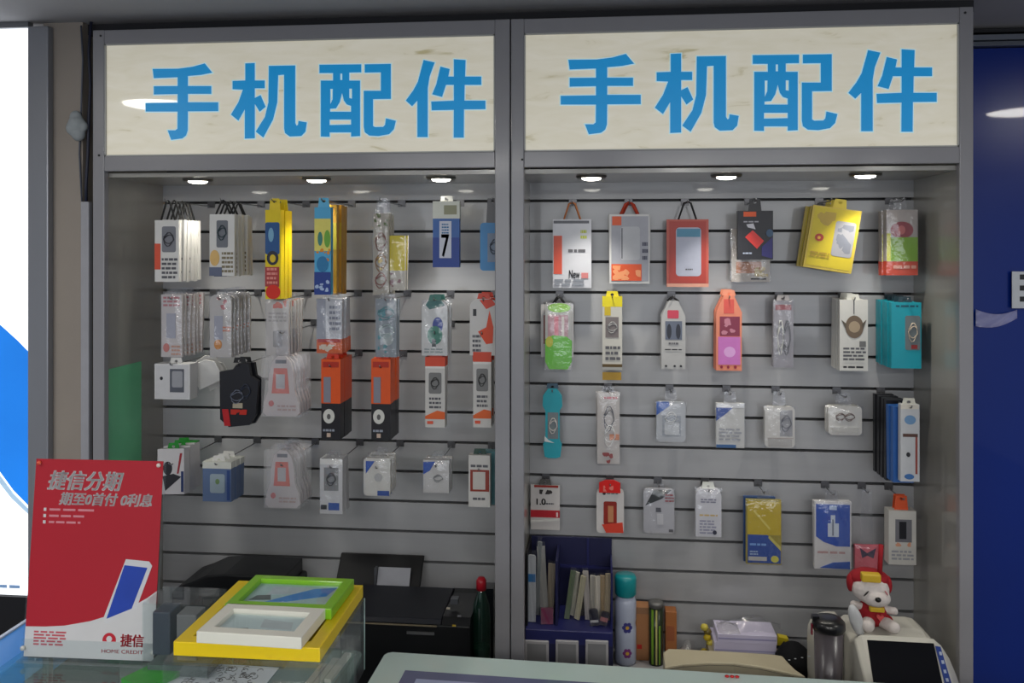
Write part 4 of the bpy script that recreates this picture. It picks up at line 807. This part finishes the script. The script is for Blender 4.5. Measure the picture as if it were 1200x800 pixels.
# clear tumbler with black lid, on the work shelf
ty = -0.035
ta = at(971, 795, ty); tz = zfl; hh = at(971, 737, ty).z - tz; rr_ = (at(989, 760, ty).x - at(955, 760, ty).x) / 2
tb = thing('tumbler', 'clear tumbler with black lid standing before the white machine', 'cup', (ta.x, ty, tz))
MB().lathe([(rr_ * .86, 0), (rr_ * .88, .004), (rr_, hh)], (0, 0, 0), glassy('smoky_plastic', (.55, .52, .55), .04, .28, .35, (120, 112, 118)), 24).build('cup_wall', tb)
MB().lathe([(rr_ * .5, .006), (rr_ * .5, hh * .9)], (0, 0, 0), mat((34, 30, 36), .5), 16).build('strainer', tb)
MB().lathe([(rr_ * 1.08, hh), (rr_ * 1.14, hh + .004), (rr_ * 1.12, hh + .017), (rr_ * .9, hh + .024), (rr_ * .4, hh + .026)], (0, 0, 0), mat((14, 14, 17), .35, coat=.3), 24).build('lid', tb)
MB().box(-rr_ * 1.15, -rr_ * .7, -.008, .008, hh + .019, hh + .029, mat((14, 14, 17), .35)).build('spout', tb)
MB().box(-rr_ * 1.22, -rr_ * 1.12, -.004, .004, hh - .012, hh + .010, mat((120, 20, 40), .4)).build('tag_strip', tb)

# white machine with slanted black screen
mz = zfl
wmch = mat((196, 194, 184), .42, .05, 10, coat=.2)
mY0, mY1 = -0.13, 0.10
ztp = at(1040, 722, .08).z
sc_t = at(1055, 752, -0.055); sc_b = at(1060, 797, -0.125)
prof = [(mY0, mz), (mY1, mz), (mY1, ztp - .015), (mY1 - .015, ztp), (0.02, ztp + .001), (-0.015, ztp - .006), (sc_t.y + .012, sc_t.z + .008), (sc_b.y, sc_b.z - .006), (mY0, mz + .02)]
zmin = min(p[1] for p in prof)
prof[-1] = (sc_b.y - .004, min(prof[-2][1] - .004, mz + .03)) ; prof[0] = (sc_b.y - .004, mz)
ml, mr = at(997, 730, -0.02).x, 0.945
mc = thing('banknote_machine', 'white rounded counting machine with black screen at the right corner', 'machine', ((ml + mr) / 2, 0.0, mz))
def PM(mb, n, par=None, **k):
    o = mb.build(n, par or mc, **k)
    if par is None: o.location = -mc.location
    return o
MB_ = MB()
NS = 14
secs = []
for i in range(NS + 1):
    f_ = i / NS; x = ml + (mr - ml) * f_
    e = max(0, (f_ - .72) / .28) ** 2.2 * .075 + max(0, (.10 - f_) / .10) ** 2 * .012
    secs.append([(x, p[0], max(mz, p[1] - e * min(1, max(0, (p[1] - mz) / .03)))) for p in prof])
n_ = len(prof)
vs = [q for s_ in secs for q in s_]
fs = [(i * n_ + k, i * n_ + (k + 1) % n_, (i + 1) * n_ + (k + 1) % n_, (i + 1) * n_ + k) for i in range(NS) for k in range(n_)]
fs += [tuple(range(n_)), tuple(NS * n_ + k for k in range(n_ - 1, -1, -1))]
MB_.add(vs, fs, wmch, False)
PM(MB_, 'housing', bevel=.004)
# screen plane frame
st = Vector((0, sc_t.y + .012, sc_t.z + .008)); sb = Vector((0, sc_b.y, sc_b.z - .006)); dn = (sb - st).normalized(); nrm = Vector((0, dn.z, -dn.y))
if nrm.y > 0: nrm = -nrm
def on_slope(u, v, off):
    d = ray(u, v); pt = Vector((CX, st.y, st.z)); t_ = (pt - CP).dot(nrm) / d.dot(nrm); return CP + d * t_ + nrm * off
def slope_quad(q, o0, o1, m, nm, par=None):
    A = [on_slope(u, v, o0) for u, v in q]; B_ = [on_slope(u, v, o1) for u, v in q]; mb = MB(); n = len(q)
    mb.add(A + B_, [tuple(range(n)), tuple(range(2 * n - 1, n - 1, -1))] + [(i, i + n, (i + 1) % n + n, (i + 1) % n) for i in range(n)], m)
    return PM(mb, nm)
slope_quad([(1016, 750), (1094, 754), (1105, 804), (1024, 804)], -.001, .0015, mat((10, 11, 14), .12, coat=.6), 'screen')
slope_quad([(1096, 757), (1102, 758), (1116, 804), (1108, 804)], -.001, .0014, mat((30, 56, 130), .4), 'blue_strip')
for i, v in enumerate((764, 774, 785, 795)): slope_quad([(1100 + i * 2.6, v), (1103 + i * 2.6, v), (1104 + i * 2.6, v + 4), (1101 + i * 2.6, v + 4)], .0014, .0022, mat((170, 180, 200), .4), 'button')
# shoulder hump at the left of the machine
hx0, hx1 = at(952, 735, .05).x, ml - .0005
hpr = [(hx0, mz), (hx1, mz), (hx1, ztp - .001)] + [(hx0 + .045 - .045 * math.sin(R(a_)), ztp - .045 + .044 * math.cos(R(a_))) for a_ in range(0, 91, 15)]
PM(MB().prism(hpr, .03, .10, wmch), 'paper_hood', bevel=.003)

# ================================================================== TOY DOG
dY = 0.02
dp0 = at(1022, 722, dY); zs_ = ztp + .001
ppx = (at(1100, 700, dY).x - at(1000, 700, dY).x) / 100     # metres per pixel there
dog = thing('plush_dog', 'plush white toy dog in red suit and red hat on the white machine', 'toy', (dp0.x, dY, zs_), (0, 0, R(-4)))
fur = mat((208, 200, 196), .9, .08, 90, bump=.5); red = mat((150, 14, 28), .85, .12, 90, bump=.5); gold = mat((206, 170, 40), .5, .1, 60)
def q(u, v): return ((u - 1022) * ppx, (722 - v) * ppx)
b_ = MB()
def bl(u, v, ru, rv, y, ry, m=fur, rot=None): x, z = q(u, v); b_.ball((x, y, z), (ru * ppx, ry, rv * ppx), m, 18, rot)
bl(1020, 676, 22, 17, 0, .034); bl(1024, 682, 17, 11, -.018, .026)        # head and muzzle
bl(1022, 705, 16, 16, .002, .026)                                          # trunk
for sx, u1, v1 in ((-1, 1000, 695), (1, 1047, 700)):                          # arms
    for k in range(6): bl(1022 + (u1 - 1022) * (.4 + .6 * k / 5), 699 + (v1 - 699) * k / 5, 5.2 - .2 * k, 4.6, .0 - .001 * k, .009)
for u1 in (1012, 1041): 
    for k in range(5): bl(1022 + (u1 - 1022) * (.5 + .5 * k / 4), 712, 7.6, 7.4, -.008 - .008 * k, .014)
body = b_.build('body', dog)
rm = body.modifiers.new('remesh', 'REMESH'); rm.mode = 'VOXEL'; rm.voxel_size = .0016; rm.use_smooth_shade = True
smo = body.modifiers.new('smooth', 'SMOOTH'); smo.iterations = 4
s_ = MB()
x, z = q(1022, 705); s_.ball((x, .002, z), (17.5 * ppx, .030, 16.5 * ppx), red, 20)
for u1 in (1012, 1041):
    x, z = q(1022 + (u1 - 1022) * .75, 712); s_.ball((x, -.010, z), (9 * ppx, .018, 8.6 * ppx), red, 14)
s_.build('suit', dog)
h_ = MB(); x, z = q(1020, 665); h_.ball((x, .014, z), (23.5 * ppx, .034, 11 * ppx), red, 20)
for sx in (-1, 1): x, z = q(1020 + sx * 22, 672); h_.ball((x, .012, z), (4.5 * ppx, .016, 11 * ppx), red, 12)
h_.build('hat', dog)
x, z = q(1015, 655); x2, z2 = q(1032, 661)
MB().box(q(1007, 0)[0], q(1029, 0)[0], -.028, -.008, q(0, 663)[1], q(0, 653)[1], gold).build('hat_crown', dog, bevel=.003)
MB().tube([(q(1031, 0)[0], .004, q(0, 662)[1]), (q(1032, 0)[0], .004, q(0, 640)[1]), (q(1033, 0)[0], .004, q(0, 622)[1])], .0052, red, 10).build('hat_plume', dog)
ey = Matrix.Rotation(R(40), 3, 'Y')
x, z = q(1011, 675); MB().ball((x, -.0335, z), (.0085, .002, .0016), mat((36, 30, 30), .6), 10, Matrix.Rotation(R(-48), 3, 'Y')).build('eye', dog)
x, z = q(1034, 673); MB().ball((x, -.0325, z), (.0065, .002, .0016), mat((190, 110, 116), .6), 10, Matrix.Rotation(R(55), 3, 'Y')).build('eye', dog)
x, z = q(1023, 679); MB().ball((x, -.045, z), (.0065, .005, .0055), mat((14, 13, 16), .3), 12).build('nose', dog)
x, z = q(1024, 693); MB().box(x - .016, x + .014, -.036, -.022, z - .006, z + .004, gold).build('collar', dog, bevel=.002)
x, z = q(1027, 703); MB().prism([(x, z - .008), (x + .008, z + .002), (x + .005, z + .006), (x, z + .003), (x - .005, z + .006), (x - .008, z + .002)], -.0335, -.028, mat((206, 80, 80), .7)).build('heart_patch', dog)
wo = MB().ball((0, 0, .034), (.014, .010, .036), mat((196, 198, 200), .5), 16, Matrix.Rotation(R(-18), 3, 'Y')).build('plastic_holder', None, (at(1000, 722, dY).x - .004, dY - .035, ztp - .006)); tag(wo, 'white oval plastic piece leaning left of the toy dog', 'holder')

# ================================================================== COUNTERS
ZCT = 0.96
# left glass counter
lx0, lx1, ly0, ly1 = cw(-.84, 1.45, 0).x, -0.2175, -1.15, -0.484
gc = thing('glass_counter', 'glass-topped counter at lower left carrying the red poster', 'counter', ((lx0 + lx1) / 2, (ly0 + ly1) / 2, 0))
def PG(mb, n, **k): o = mb.build(n, gc, **k); o.location = -gc.location; return o
alu = mat((150, 152, 156), .3, .05, metal=.8)
PG(MB().box(lx0, lx1, ly0, ly1, ZCT - .008, ZCT, GLASS), 'glass_top')
PG(MB().box(lx0 + .002, lx0 + .008, ly0 + .01, ly1 - .01, .55, ZCT - .0085, GLASS), 'glass_side')
PG(MB().box(lx1 - .008, lx1 - .002, ly0 + .01, ly1 - .01, .55, ZCT - .0085, GLASS), 'glass_side')
PG(MB().box(lx0 + .01, lx1 - .01, ly0 + .01, ly1 - .01, .80, .806, mat((128, 150, 142), .3)), 'glass_shelf')
PG(MB().box(lx0, lx1, ly0, ly1, 0, .55, mat((140, 142, 140), .4)), 'base', bevel=.003)
for (x, y) in ((lx0, ly1 - .012), (lx1 - .012, ly1 - .012)): PG(MB().box(x, x + .012, y, y + .012, .55, ZCT - .0085, alu), 'corner_post')
# coloured boxes lying on the shelf inside the glass counter
cbs = [((60, 110, 150), 'blue box'), ((40, 120, 70), 'green box'), ((150, 150, 140), 'pale grey box'), ((70, 130, 150), 'teal box'), ((70, 130, 60), 'grass green box'), ((60, 66, 80), 'slate box')]
for i, (c, d) in enumerate(cbs):
    x = lx0 + .07 + i * .10
    o = MB().box(-.042, .042, -.07, .07, 0, .03 + .01 * (i % 3), mat(c, .4)).build('box', None, (x, -.585, .8065), (0, 0, R((-6, 4, 8, -5, 3, -4)[i]))); tag(o, d + ' inside the glass counter, %s' % ('far left', 'below the poster left half', 'below the poster right half', 'left of the pattern paper', 'under the pattern paper', 'at the right end')[i], 'box')
# right counter
rx = [cw(-.216, 1.462, 0), cw(.532, 1.364, 0)]
dr = Vector((rx[1].x - rx[0].x, rx[1].y - rx[0].y, 0)); ang = math.atan2(dr.y, dr.x)
rc = thing('glass_counter', 'pale green glass-topped counter along the bottom right', 'counter', (rx[0].x, rx[0].y, 0), (0, 0, ang))
pg = mat((208, 228, 220), .22, .05, 8, coat=.3)
cp_ = [(.0, -.8), (1.25, -.8), (1.25, 0)] + [(.012, 0), (.004, -.004), (0, -.012)]
MB().flat(cp_, ZCT - .012, ZCT, pg).build('glass_top', rc, bevel=.0015)
MB().box(.012, 1.24, -.79, -.012, .02, ZCT - .0125, mat((150, 152, 152), .4)).build('cabinet_body', rc)
MB().box(.05, 1.2, -.70, -.062, ZCT + .0002, ZCT + .0012, mat((104, 108, 142), .2, .2, 5, coat=.3)).build('picture_inlay', rc)
MB().box(.075, 1.175, -.68, -.088, ZCT + .0012, ZCT + .002, mat((166, 174, 206), .2, .3, 6, coat=.3)).build('inlay_field', rc)
for i in range(3):
    o = MB().box(-.011 + .0, .0, -.09, .0, 0, .006, mat((190, 184, 172), .5)).build('paper_stack', None, (lx1 - .001 - .014 * i, -.512 - .02 * i, ZCT + .0006), (0, 0, R(-4))); tag(o, ('rightmost', 'middle', 'leftmost')[i] + ' of three slim cream booklets between the two counters', 'booklet')
p = atz(855, 785, ZCT); rdk = MB()
o = MB()
for k in (-.008, 0, .008): o.ball((k, 0, .002 + .0002), (.0038, .003, .002), mat((190, 20, 24), .4), 8)
o = o.build('sticker', None, (p.x, min(p.y, -0.52), ZCT)); tag(o, 'tiny red mark on the back edge of the pale green counter', 'sticker')
# blue-topped side counter at the far left
bc = thing('side_counter', 'bright blue counter top with white edge at the far lower left', 'counter', (lx0 - .084, cw(-.93, 1.4, 0).y, 0))
MB().box(-.075, .075, -.6, .42, .88, .90, mat((58, 132, 206), .3, .06, 6, coat=.3)).build('blue_top', bc)
MB().box(-.083, -.0755, -.6, .42, .878, .903, mat((206, 212, 222), .3)).build('white_edge', bc)
MB().box(-.07, .06, -.59, .41, 0, .8795, mat((60, 60, 66), .5)).build('body', bc)

# ---------------- red poster in acrylic stand
pb = atz(28, 769, ZCT + .004); pbr = atz(180, 775, ZCT + .004)
PWd = (pbr - pb).length; pang = math.atan2(pbr.y - pb.y, pbr.x - pb.x)
mid = (pb + pbr) / 2
PH = .325
tilt = math.degrees(math.atan2(.034, PH))
ps = thing('poster_stand', 'red promotional poster in a clear stand on the left counter', 'poster', (mid.x, mid.y, ZCT + .001), (R(-tilt), 0, pang))
hw = PWd / 2
ax = lambda f: -hw + f * PWd
az = lambda f: PH * (1 - f) + .004
MB().box(-hw, hw, -.001, 0, .004, PH + .004, mat((172, 10, 34), .55, .05, 8, coat=.05, coatr=.3)).build('poster', ps)
po = ps.children[0]
LW = mat((206, 204, 206), .5, .04)
wave = [(0, 1), (1, 1), (1, .655), (.93, .69), (.85, .722), (.7, .77), (.5, .815), (.3, .842), (.15, .85), (0, .852)]
MB().prism([(ax(a_), az(b2_)) for a_, b2_ in wave], -.0014, -.001, LW).build('white_wave', po)
text('title', '捷信分期', ax(.10), ax(.70), az(.158), az(.058), -.0014, LW, po, .035, .25)
text('subtitle', '期至0首付 0利息', ax(.20), ax(.93), az(.235), az(.168), -.0014, LW, po, .035, .22)
r5 = random.Random(11)
mm = MB(); pk = mat((206, 130, 140), .5)
for i, f_ in enumerate((.255, .287, .319)):
    mm.box(ax(.085), ax(.105), -.0014, -.001, az(f_ + .012), az(f_ - .004), LW)
    lines(mm, ax(.13), ax(.48 - .05 * i), az(f_ + .014), az(f_ - .006), 1, -.0011, pk, r5)
mm.build('small_print', po)
ph_ = [(.75, .50), (.93, .508), (.955, .53), (.85, .745), (.62, .825), (.60, .80)]
MB().prism([(ax(a_), az(b2_)) for a_, b2_ in ph_], -.0016, -.0014, mat((206, 206, 210), .4)).build('phone_picture', po)
ps2 = [(.742, .53), (.92, .54), (.815, .745), (.625, .80)]
MB().prism([(ax(a_), az(b2_)) for a_, b2_ in ps2], -.0018, -.0016, mat((34, 66, 168), .4, .25, 14)).build('phone_screen_picture', po)
mm = MB(); lines(mm, ax(.07), ax(.32), az(.945), az(.868), 5, -.0015, mat((190, 80, 90), .5), r5); mm.build('contact_print', po)
lg = mat((190, 24, 44), .5)
cxl, czl = ax(.655), az(.905)
MB().prism(arc(cxl, czl, PWd * .052, PWd * .052, -10, 190, 16), -.0018, -.0014, lg).build('logo', po)
MB().prism(arc(cxl, czl + .002, PWd * .022, PWd * .022, 0, 345, 12), -.0021, -.0018, LW).build('logo_centre', po)
text('logo_lettering', '捷信', ax(.74), ax(.92), az(.935), az(.872), -.0016, lg, po, .035)
text('logo_subline', 'HOME CREDIT', ax(.60), ax(.92), az(.968), az(.950), -.0016, lg, po, .01)
for (f1, f2, c) in ((.03, .02, (230, 90, 60)), (.97, .02, (230, 214, 206))):
    MB().lathe([(.0035, -.0045), (.0035, -.0015), (.001, -.001)], (ax(f1), 0, az(f2)), mat(c, .3), 10, 'y').build('pin', ps)
MB().box(-hw - .004, hw + .004, -.0032, -.0022, .001, PH * .10, ACRYL).build('holder_front', ps)
MB().box(-hw - .004, hw + .004, .0008, .003, .001, PH + .002, ACRYL).build('holder_back', ps)
MB().box(-hw - .004, hw + .004, -.022, .045, -.0005, .0007, ACRYL).build('holder_base', ps)
for sx in (-1, 1): MB().lathe([(.004, -.0065), (.004, -.0034), (.002, -.0032)], (sx * (hw - .0), 0, .018), mat((196, 196, 192), .3), 10, 'y').build('holder_clip', ps)

# ---------------- clear riser box with the picture frames on it
RZ = 1.078
rb_c = cw(-.363, 1.29, ZCT)
rs = thing('acrylic_riser', 'clear acrylic box under the coloured picture frames', 'display box', rb_c, (0, 0, YAW - R(5)))
rw, rd, rh = .112, .118, RZ - ZCT
for (a_, b2_, c_, d_, nm) in ((-rw, rw, -rd, -rd + .003, 'wall'), (-rw, rw, rd - .003, rd, 'wall'), (-rw, -rw + .003, -rd + .0032, rd - .0032, 'wall'), (rw - .003, rw, -rd + .0032, rd - .0032, 'wall')):
    MB().box(a_, b2_, c_, d_, .0005, rh - .0035, ACRYL).build('clear_wall', rs)
MB().box(-rw, rw, -rd, rd, rh - .0033, rh - .0003, ACRYL).build('clear_top', rs)
for sx in (-1, 1): MB().tube([(sx * rw * .995, rd, .001), (sx * rw * .995, rd, rh - .001)], .0012, mat((150, 170, 165), .2), 6).build('edge_line', rs)
cc_ = cw(-.536, 1.40, ZCT)
cb = thing('clear_box', 'clear plastic box with dark contents behind the yellow frame', 'box', (cc_.x, cc_.y, ZCT + .0006), (0, 0, YAW - R(5)))
for (a_, b2_, c_, d_) in ((-.055, .055, -.035, -.033), (-.055, .055, .033, .035), (-.055, -.053, -.0328, .0328), (.053, .055, -.0328, .0328)):
    MB().box(a_, b2_, c_, d_, 0, .118, ACRYL).build('clear_wall', cb)
MB().box(-.055, .055, -.035, .035, .1182, .120, ACRYL).build('clear_top', cb)
MB().box(-.046, -.016, -.02, .02, .03, .10, mat((52, 58, 74), .4)).build('slate_block', cb, bevel=.002)
MB().box(-.008, .026, -.015, .02, .02, .095, mat((112, 110, 112), .5)).build('grey_block', cb, bevel=.002)
MB().box(-.050, .050, -.028, .028, .0, .018, mat((88, 100, 98), .5)).build('bottom_pad', cb)
def frame(FL, FR, BR, ztop_, th, c, bar, label, pic, inner, group=None):
    a_, b2_, c_ = atz(*FL, ztop_), atz(*FR, ztop_), atz(*BR, ztop_)
    w = (b2_ - a_).length; d = (c_ - b2_).length; an = math.atan2(b2_.y - a_.y, b2_.x - a_.x); an2 = math.atan2(c_.y - b2_.y, c_.x - b2_.x) - math.pi / 2
    an = (an + an2) / 2
    cen = (a_ + c_) / 2
    f_ = thing('picture_frame', label, 'picture frame', (cen.x, cen.y, ztop_ - th), (0, 0, an))
    m = mat(c, .35, .05, 10, coat=.3)
    mb = MB()
    W2, D2 = w / 2, d / 2
    out = [(-W2, -D2), (W2, -D2), (W2, D2), (-W2, D2)]; inn = [(-W2 + bar, -D2 + bar), (W2 - bar, -D2 + bar), (W2 - bar, D2 - bar), (-W2 + bar, D2 - bar)]
    vs = [(x, y, z) for z in (0, th) for (x, y) in out] + [(x, y, z) for z in (th * .45, th) for (x, y) in inn]
    # 0-3 out bottom, 4-7 out top, 8-11 inner low, 12-15 inner top
    fs = [(0, 1, 2, 3)] + [(i, (i + 1) % 4, (i + 1) % 4 + 4, i + 4) for i in range(4)] + [(i + 4, (i + 1) % 4 + 4, (i + 1) % 4 + 12, i + 12) for i in range(4)] + [(i + 12, (i + 1) % 4 + 12, (i + 1) % 4 + 8, i + 8) for i in range(4)] + [(8, 9, 10, 11)]
    mb.add(vs, fs, m); mb.build('moulding', f_, bevel=.0012)
    zz = th * .45 + .0004
    if pic:
        MB().box(-W2 + bar, W2 - bar, -D2 + bar, D2 - bar, zz, zz + .0006, mat(pic[0], .5, .1, 20)).build('picture', f_)
        k = 1
        for (nm, cc, pts) in pic[1]:
            MB().flat([(-W2 + bar + (w - 2 * bar) * x, -D2 + bar + (d - 2 * bar) * y) for x, y in pts], zz + .0006, zz + .0006 + .0002 * k, mat(cc, .4, .15, 30)).build(nm, f_); k += 1
        MB().box(-W2 + bar, W2 - bar, -D2 + bar, D2 - bar, zz + .0022, zz + .0030, ACRYL).build('pane', f_)
    return f_
frame((197, 753), (372, 757), (430, 684), RZ + .020, .020, (240, 206, 8), .020, 'large yellow picture frame underneath the green and white frames', None, None)
frame((227, 740.5), (352.5, 745.5), (384, 711.5), RZ + .037, .0165, (232, 230, 218), .018, 'white picture frame lying on the yellow one, in front', ((214, 228, 230), [('hill_picture', (70, 84, 74), [(.02, .0), (.42, .0), (.36, .3), (.1, .22)]), ('cloud_picture', (196, 204, 208), [(.5, .35), (.9, .3), (.85, .7), (.45, .8)])]), None)
frame((257, 709.5), (386, 710.5), (420, 676), RZ + .037, .0165, (128, 192, 30), .015, 'green picture frame lying on the yellow one, at the back', ((176, 206, 206), [('blue_swirl', (0, 136, 220), [(.25, .2), (.5, .25), (.9, .55), (.95, .95), (.7, .85), (.45, .5)]), ('white_swirl', (190, 200, 210), [(.2, .5), (.5, .6), (.7, .9), (.2, .9)]), ('dark_shape', (60, 80, 80), [(.05, .25), (.3, .3), (.25, .5), (.1, .45)])]), None)
# patterned paper under the riser's front
pp = [atz(214, 775, ZCT + .002), atz(327, 782, ZCT + .002)]
pc = thing('pattern_sheet', 'white sheet with black line pattern lying inside the clear box', 'paper', ((pp[0].x + pp[1].x) / 2, (pp[0].y + pp[1].y) / 2, ZCT + .0012), (0, 0, math.atan2(pp[1].y - pp[0].y, pp[1].x - pp[0].x)))
wpp = (pp[1] - pp[0]).length / 2
MB().box(-wpp, wpp, -.108, 0, 0, .0008, mat((206, 206, 214), .6)).build('sheet', pc)
mm = MB(); r6 = random.Random(2)
ink = mat((70, 60, 58), .7)
for i in range(70):
    x, y = r6.uniform(-.05, .062), r6.uniform(-.098, -.008)
    if abs(x) > wpp * .72: continue
    pts = [(x + .0045 * math.cos(a_ * .8 + i), y + .0045 * math.sin(a_ * .8 + i) * (1 + .4 * (i % 2)), .0012) for a_ in range(6)]
    mm.tube(pts, .0005, ink, 4)
mm.build('line_pattern', pc)['kind'] = 'stuff'
gl = MB().box(-.03, .03, -.05, .05, 0, .01, mat((60, 150, 60), .5, .2, 40)).build('box', None, (atz(196, 785, ZCT).x, atz(196, 785, ZCT).y - .02, ZCT + .0008), (0, 0, R(-25))); tag(gl, 'flat green slab imitating a green reflection between poster and patterned sheet', 'box')  # solid green slab stands in for a green reflection

# ================================================================== LEFT EDGE: LIGHT BOX, CABLES, CONDUIT
lY = 0.02
e0, e1 = at(36, 300, lY), at(60, 300, lY)
zt0_, zb0_ = at(20, 32, lY).z, at(20, 697, lY).z
zt0_ = at(36, 33, lY).z
lb = thing('light_box', 'illuminated advertising light box with white top and blue wave', 'light box', (e0.x - .3, lY + .05, 0))
def PL(mb, n, **k): o = mb.build(n, lb, **k); o.location = -lb.location; return o
alu2 = mat((140, 142, 148), .28, .10, 6, metal=.4, streak=(1, 1, .3))
PL(MB().box(e0.x, e1.x, lY - .012, lY + .009, 0, ZC - .012, alu2), 'side_profile', bevel=.003)
PL(MB().box(e0.x - .9, e0.x, lY - .01, lY + .009, zt0_, zt0_ + .045, mat((120, 122, 126), .3, metal=.5)), 'top_profile')
PL(MB().box(e0.x - .9, e0.x, lY - .004, lY + .009, .02, zb0_ - .003, mat((22, 22, 28), .4)), 'base_panel')
scr = PL(MB().box(e0.x - .9, e0.x - .0005, lY, lY + .009, zb0_, zt0_, mat((246, 250, 255), .3, .01, emis=1.05)), 'lit_panel')
def lp(u, v, k=.0): p = at(u, v, lY); return (p.x, p.z)
bw = mat((26, 124, 226), .3, .25, 3, emis=.55)
wv = [lp(36, 414), lp(20, 398), lp(0, 380), lp(-60, 330), lp(-60, 500), lp(0, 552), lp(16, 574), lp(36, 594)]
wv = [(min(p[0], e0.x - .001), p[1]) for p in wv]
MB().prism(wv, lY - .0012, lY, bw).build('blue_wave', scr)
w3 = [lp(-60, 505), lp(0, 556), lp(16, 578), lp(36, 598), lp(36, 604), lp(14, 584), lp(0, 566), lp(-60, 516)]
w3 = [(min(p[0], e0.x - .001), p[1]) for p in w3]
MB().prism(w3, lY - .0012, lY, mat((170, 200, 226), .3, emis=.5)).build('wave_edge', scr)
mm = MB(); lines(mm, lp(0, 0)[0] - .05, lp(24, 0)[0], lp(0, 690)[1], lp(0, 683)[1], 1, lY, mat((120, 150, 190), .4, emis=.4), r5); mm.build('small_print', scr)
# conduit, cables, fixture on the pillar edge
cY = 0.014
ca, cb = at(94, 300, cY).x, at(104, 300, cY).x
cd = MB().box(ca, cb, cY, .0298, .02, at(98, 236, cY).z, mat((158, 158, 164), .45)).build('conduit', bevel=.003); tag(cd, 'white square cable conduit running up beside the left cabinet', 'conduit')
cable = mat((34, 38, 58), .5)
def cab_(pts, r, c, label):
    o = MB().tube([tuple(at(u, v, y)) for u, v, y in pts], r, c, 8).build('cable'); return tag(o, label, 'cable')
cab_([(107, 24, .03), (104, 60, .03), (106, 100, .025), (104, 140, .02), (103, 180, .02), (101, 215, .02), (101, 237, .022)], .0035, cable, 'thick dark cable dropping between pillar and left cabinet')
cab_([(95, 30, .026), (97, 70, .025), (95, 130, .024), (93, 180, .026), (96, 236, .024)], .0022, mat((84, 88, 100), .5), 'thin grey cable hanging left of the thick dark one')
fx = MB(); r8 = random.Random(6)
pfx = at(90, 149, .012)
for (u, v, rr) in ((90, 146, .022), (86, 150, .018), (92, 157, .017), (89, 137, .015), (97, 148, .013)):
    p = at(u, v, .012); fx.ball(p - pfx, (rr, rr * .8, rr * 1.05), mat((150, 156, 158), .6, .15, 30, bump=.6), 12)
fo = fx.build('taped_junction', None, pfx); tag(fo, 'lumpy grey taped cable joint on the pillar', 'cable joint')
rmx = fo.modifiers.new('remesh', 'REMESH'); rmx.mode = 'VOXEL'; rmx.voxel_size = .003; rmx.use_smooth_shade = True

# ================================================================== RIGHT EDGE: BLUE PANEL
bY = 0.315
def blue_mat():
    m = mat((0, 38, 124), .25, .12, 2, coat=.35, coatr=.03, spec=.3); return m
bpn = thing('advertising_panel', 'tall glossy deep blue panel right of the cabinets', 'panel', (1.6, bY, 0))
MB().box(-(1.6 - rx0 - .001), 1.2, 0, .02, .02, z0_ - .002, blue_mat()).build('blue_sheet', bpn)
pA, pB = at(1186, 318, bY - .012), at(1186, 361, bY - .012)
pt = thing('letter_plate', 'white plate with black strokes hanging on the blue panel', 'sign', (pA.x, bY - .01, pB.z))
ph2 = pA.z - pB.z
MB().box(0, .11, -.002, .0, 0, ph2, mat((196, 200, 206), .4)).build('plate', pt)
for (a_, b2_, x0, x1) in ((.78, .92, .018, .1), (.48, .62, .018, .1), (.18, .32, .018, .1)): MB().box(x0, x1, -.0028, -.002, ph2 * a_, ph2 * b2_, mat((14, 16, 26), .4)).build('stroke', pt)
MB().box(.05, .062, -.003, -.002, ph2 * .05, ph2 * .98, mat((14, 16, 26), .4)).build('stroke', pt)
def wf(i, j):
    u = 1142 + 50 * i; v = 362 + 6 * math.sin(i * 3) + (20 - 10 * i) * j; p = at(max(u, 1143.5), v, bY - .004 - .006 * abs(math.sin(7 * i + 4 * j))); return p - Vector(at(1143, 380, bY - .004))
wr = MB().sheet(wf, 14, 5, mat((130, 132, 176), .25, .25, 20, coat=.5, bump=.6)).build('torn_film', None, at(1143, 380, bY - .004)); tag(wr, 'crumpled pale violet plastic strip stuck on the blue panel', 'plastic strip')

# ================================================================== CEILING DOWNLIGHTS OF THE SHOP, THEN ADDED FILL PANELS
DL = mat((255, 252, 244), .3, 0, emis=DOWN_E)
for i, (x, y, lab) in enumerate(((-1.43, -1.13, 'round ceiling downlight nearest the left light box'), (1.88, -1.0, 'round ceiling downlight nearest the blue panel'), (-.48, -3.75, 'left downlight of the far row behind the counters'), (.75, -3.75, 'middle downlight of the far row behind the counters'), (2.0, -3.75, 'right downlight of the far row behind the counters'))):
    t_ = thing('downlight', lab, 'ceiling light', (x, y, ZC), group='round ceiling downlights')
    MB().lathe([(.165, -.001), (.165, -.006), (.145, -.012), (.14, -.006)], (0, 0, 0), mat((190, 190, 188), .4), 28).build('ring', t_)
    MB().lathe([(.139, -.0065), (.136, -.010), (.02, -.011)], (0, 0, 0), DL, 28).build('diffuser', t_)

for i, (x, y, lab) in enumerate(((-.55, -3.15, 'added fill light panel on the ceiling behind the left counter'), (.95, -3.15, 'added fill light panel on the ceiling behind the right counter'))):
    t_ = thing('fill_light_panel', lab, 'ceiling light', (x, y, ZC))  # fill panels added on the ceiling to brighten counters and frames
    MB().box(-.62, .62, -.16, .16, -.03, -.0005, mat((200, 200, 200), .4)).build('housing', t_)
    l = bpy.data.lights.new('fill_panel_glow', 'AREA'); l.shape = 'RECTANGLE'; l.size = 1.2; l.size_y = .3; l.energy = PANEL_W; l.color = (1.0, .98, .95)
    o = bpy.data.objects.new('fill_panel_glow', l); COL.objects.link(o); o.location = (x, y, ZC - .032)
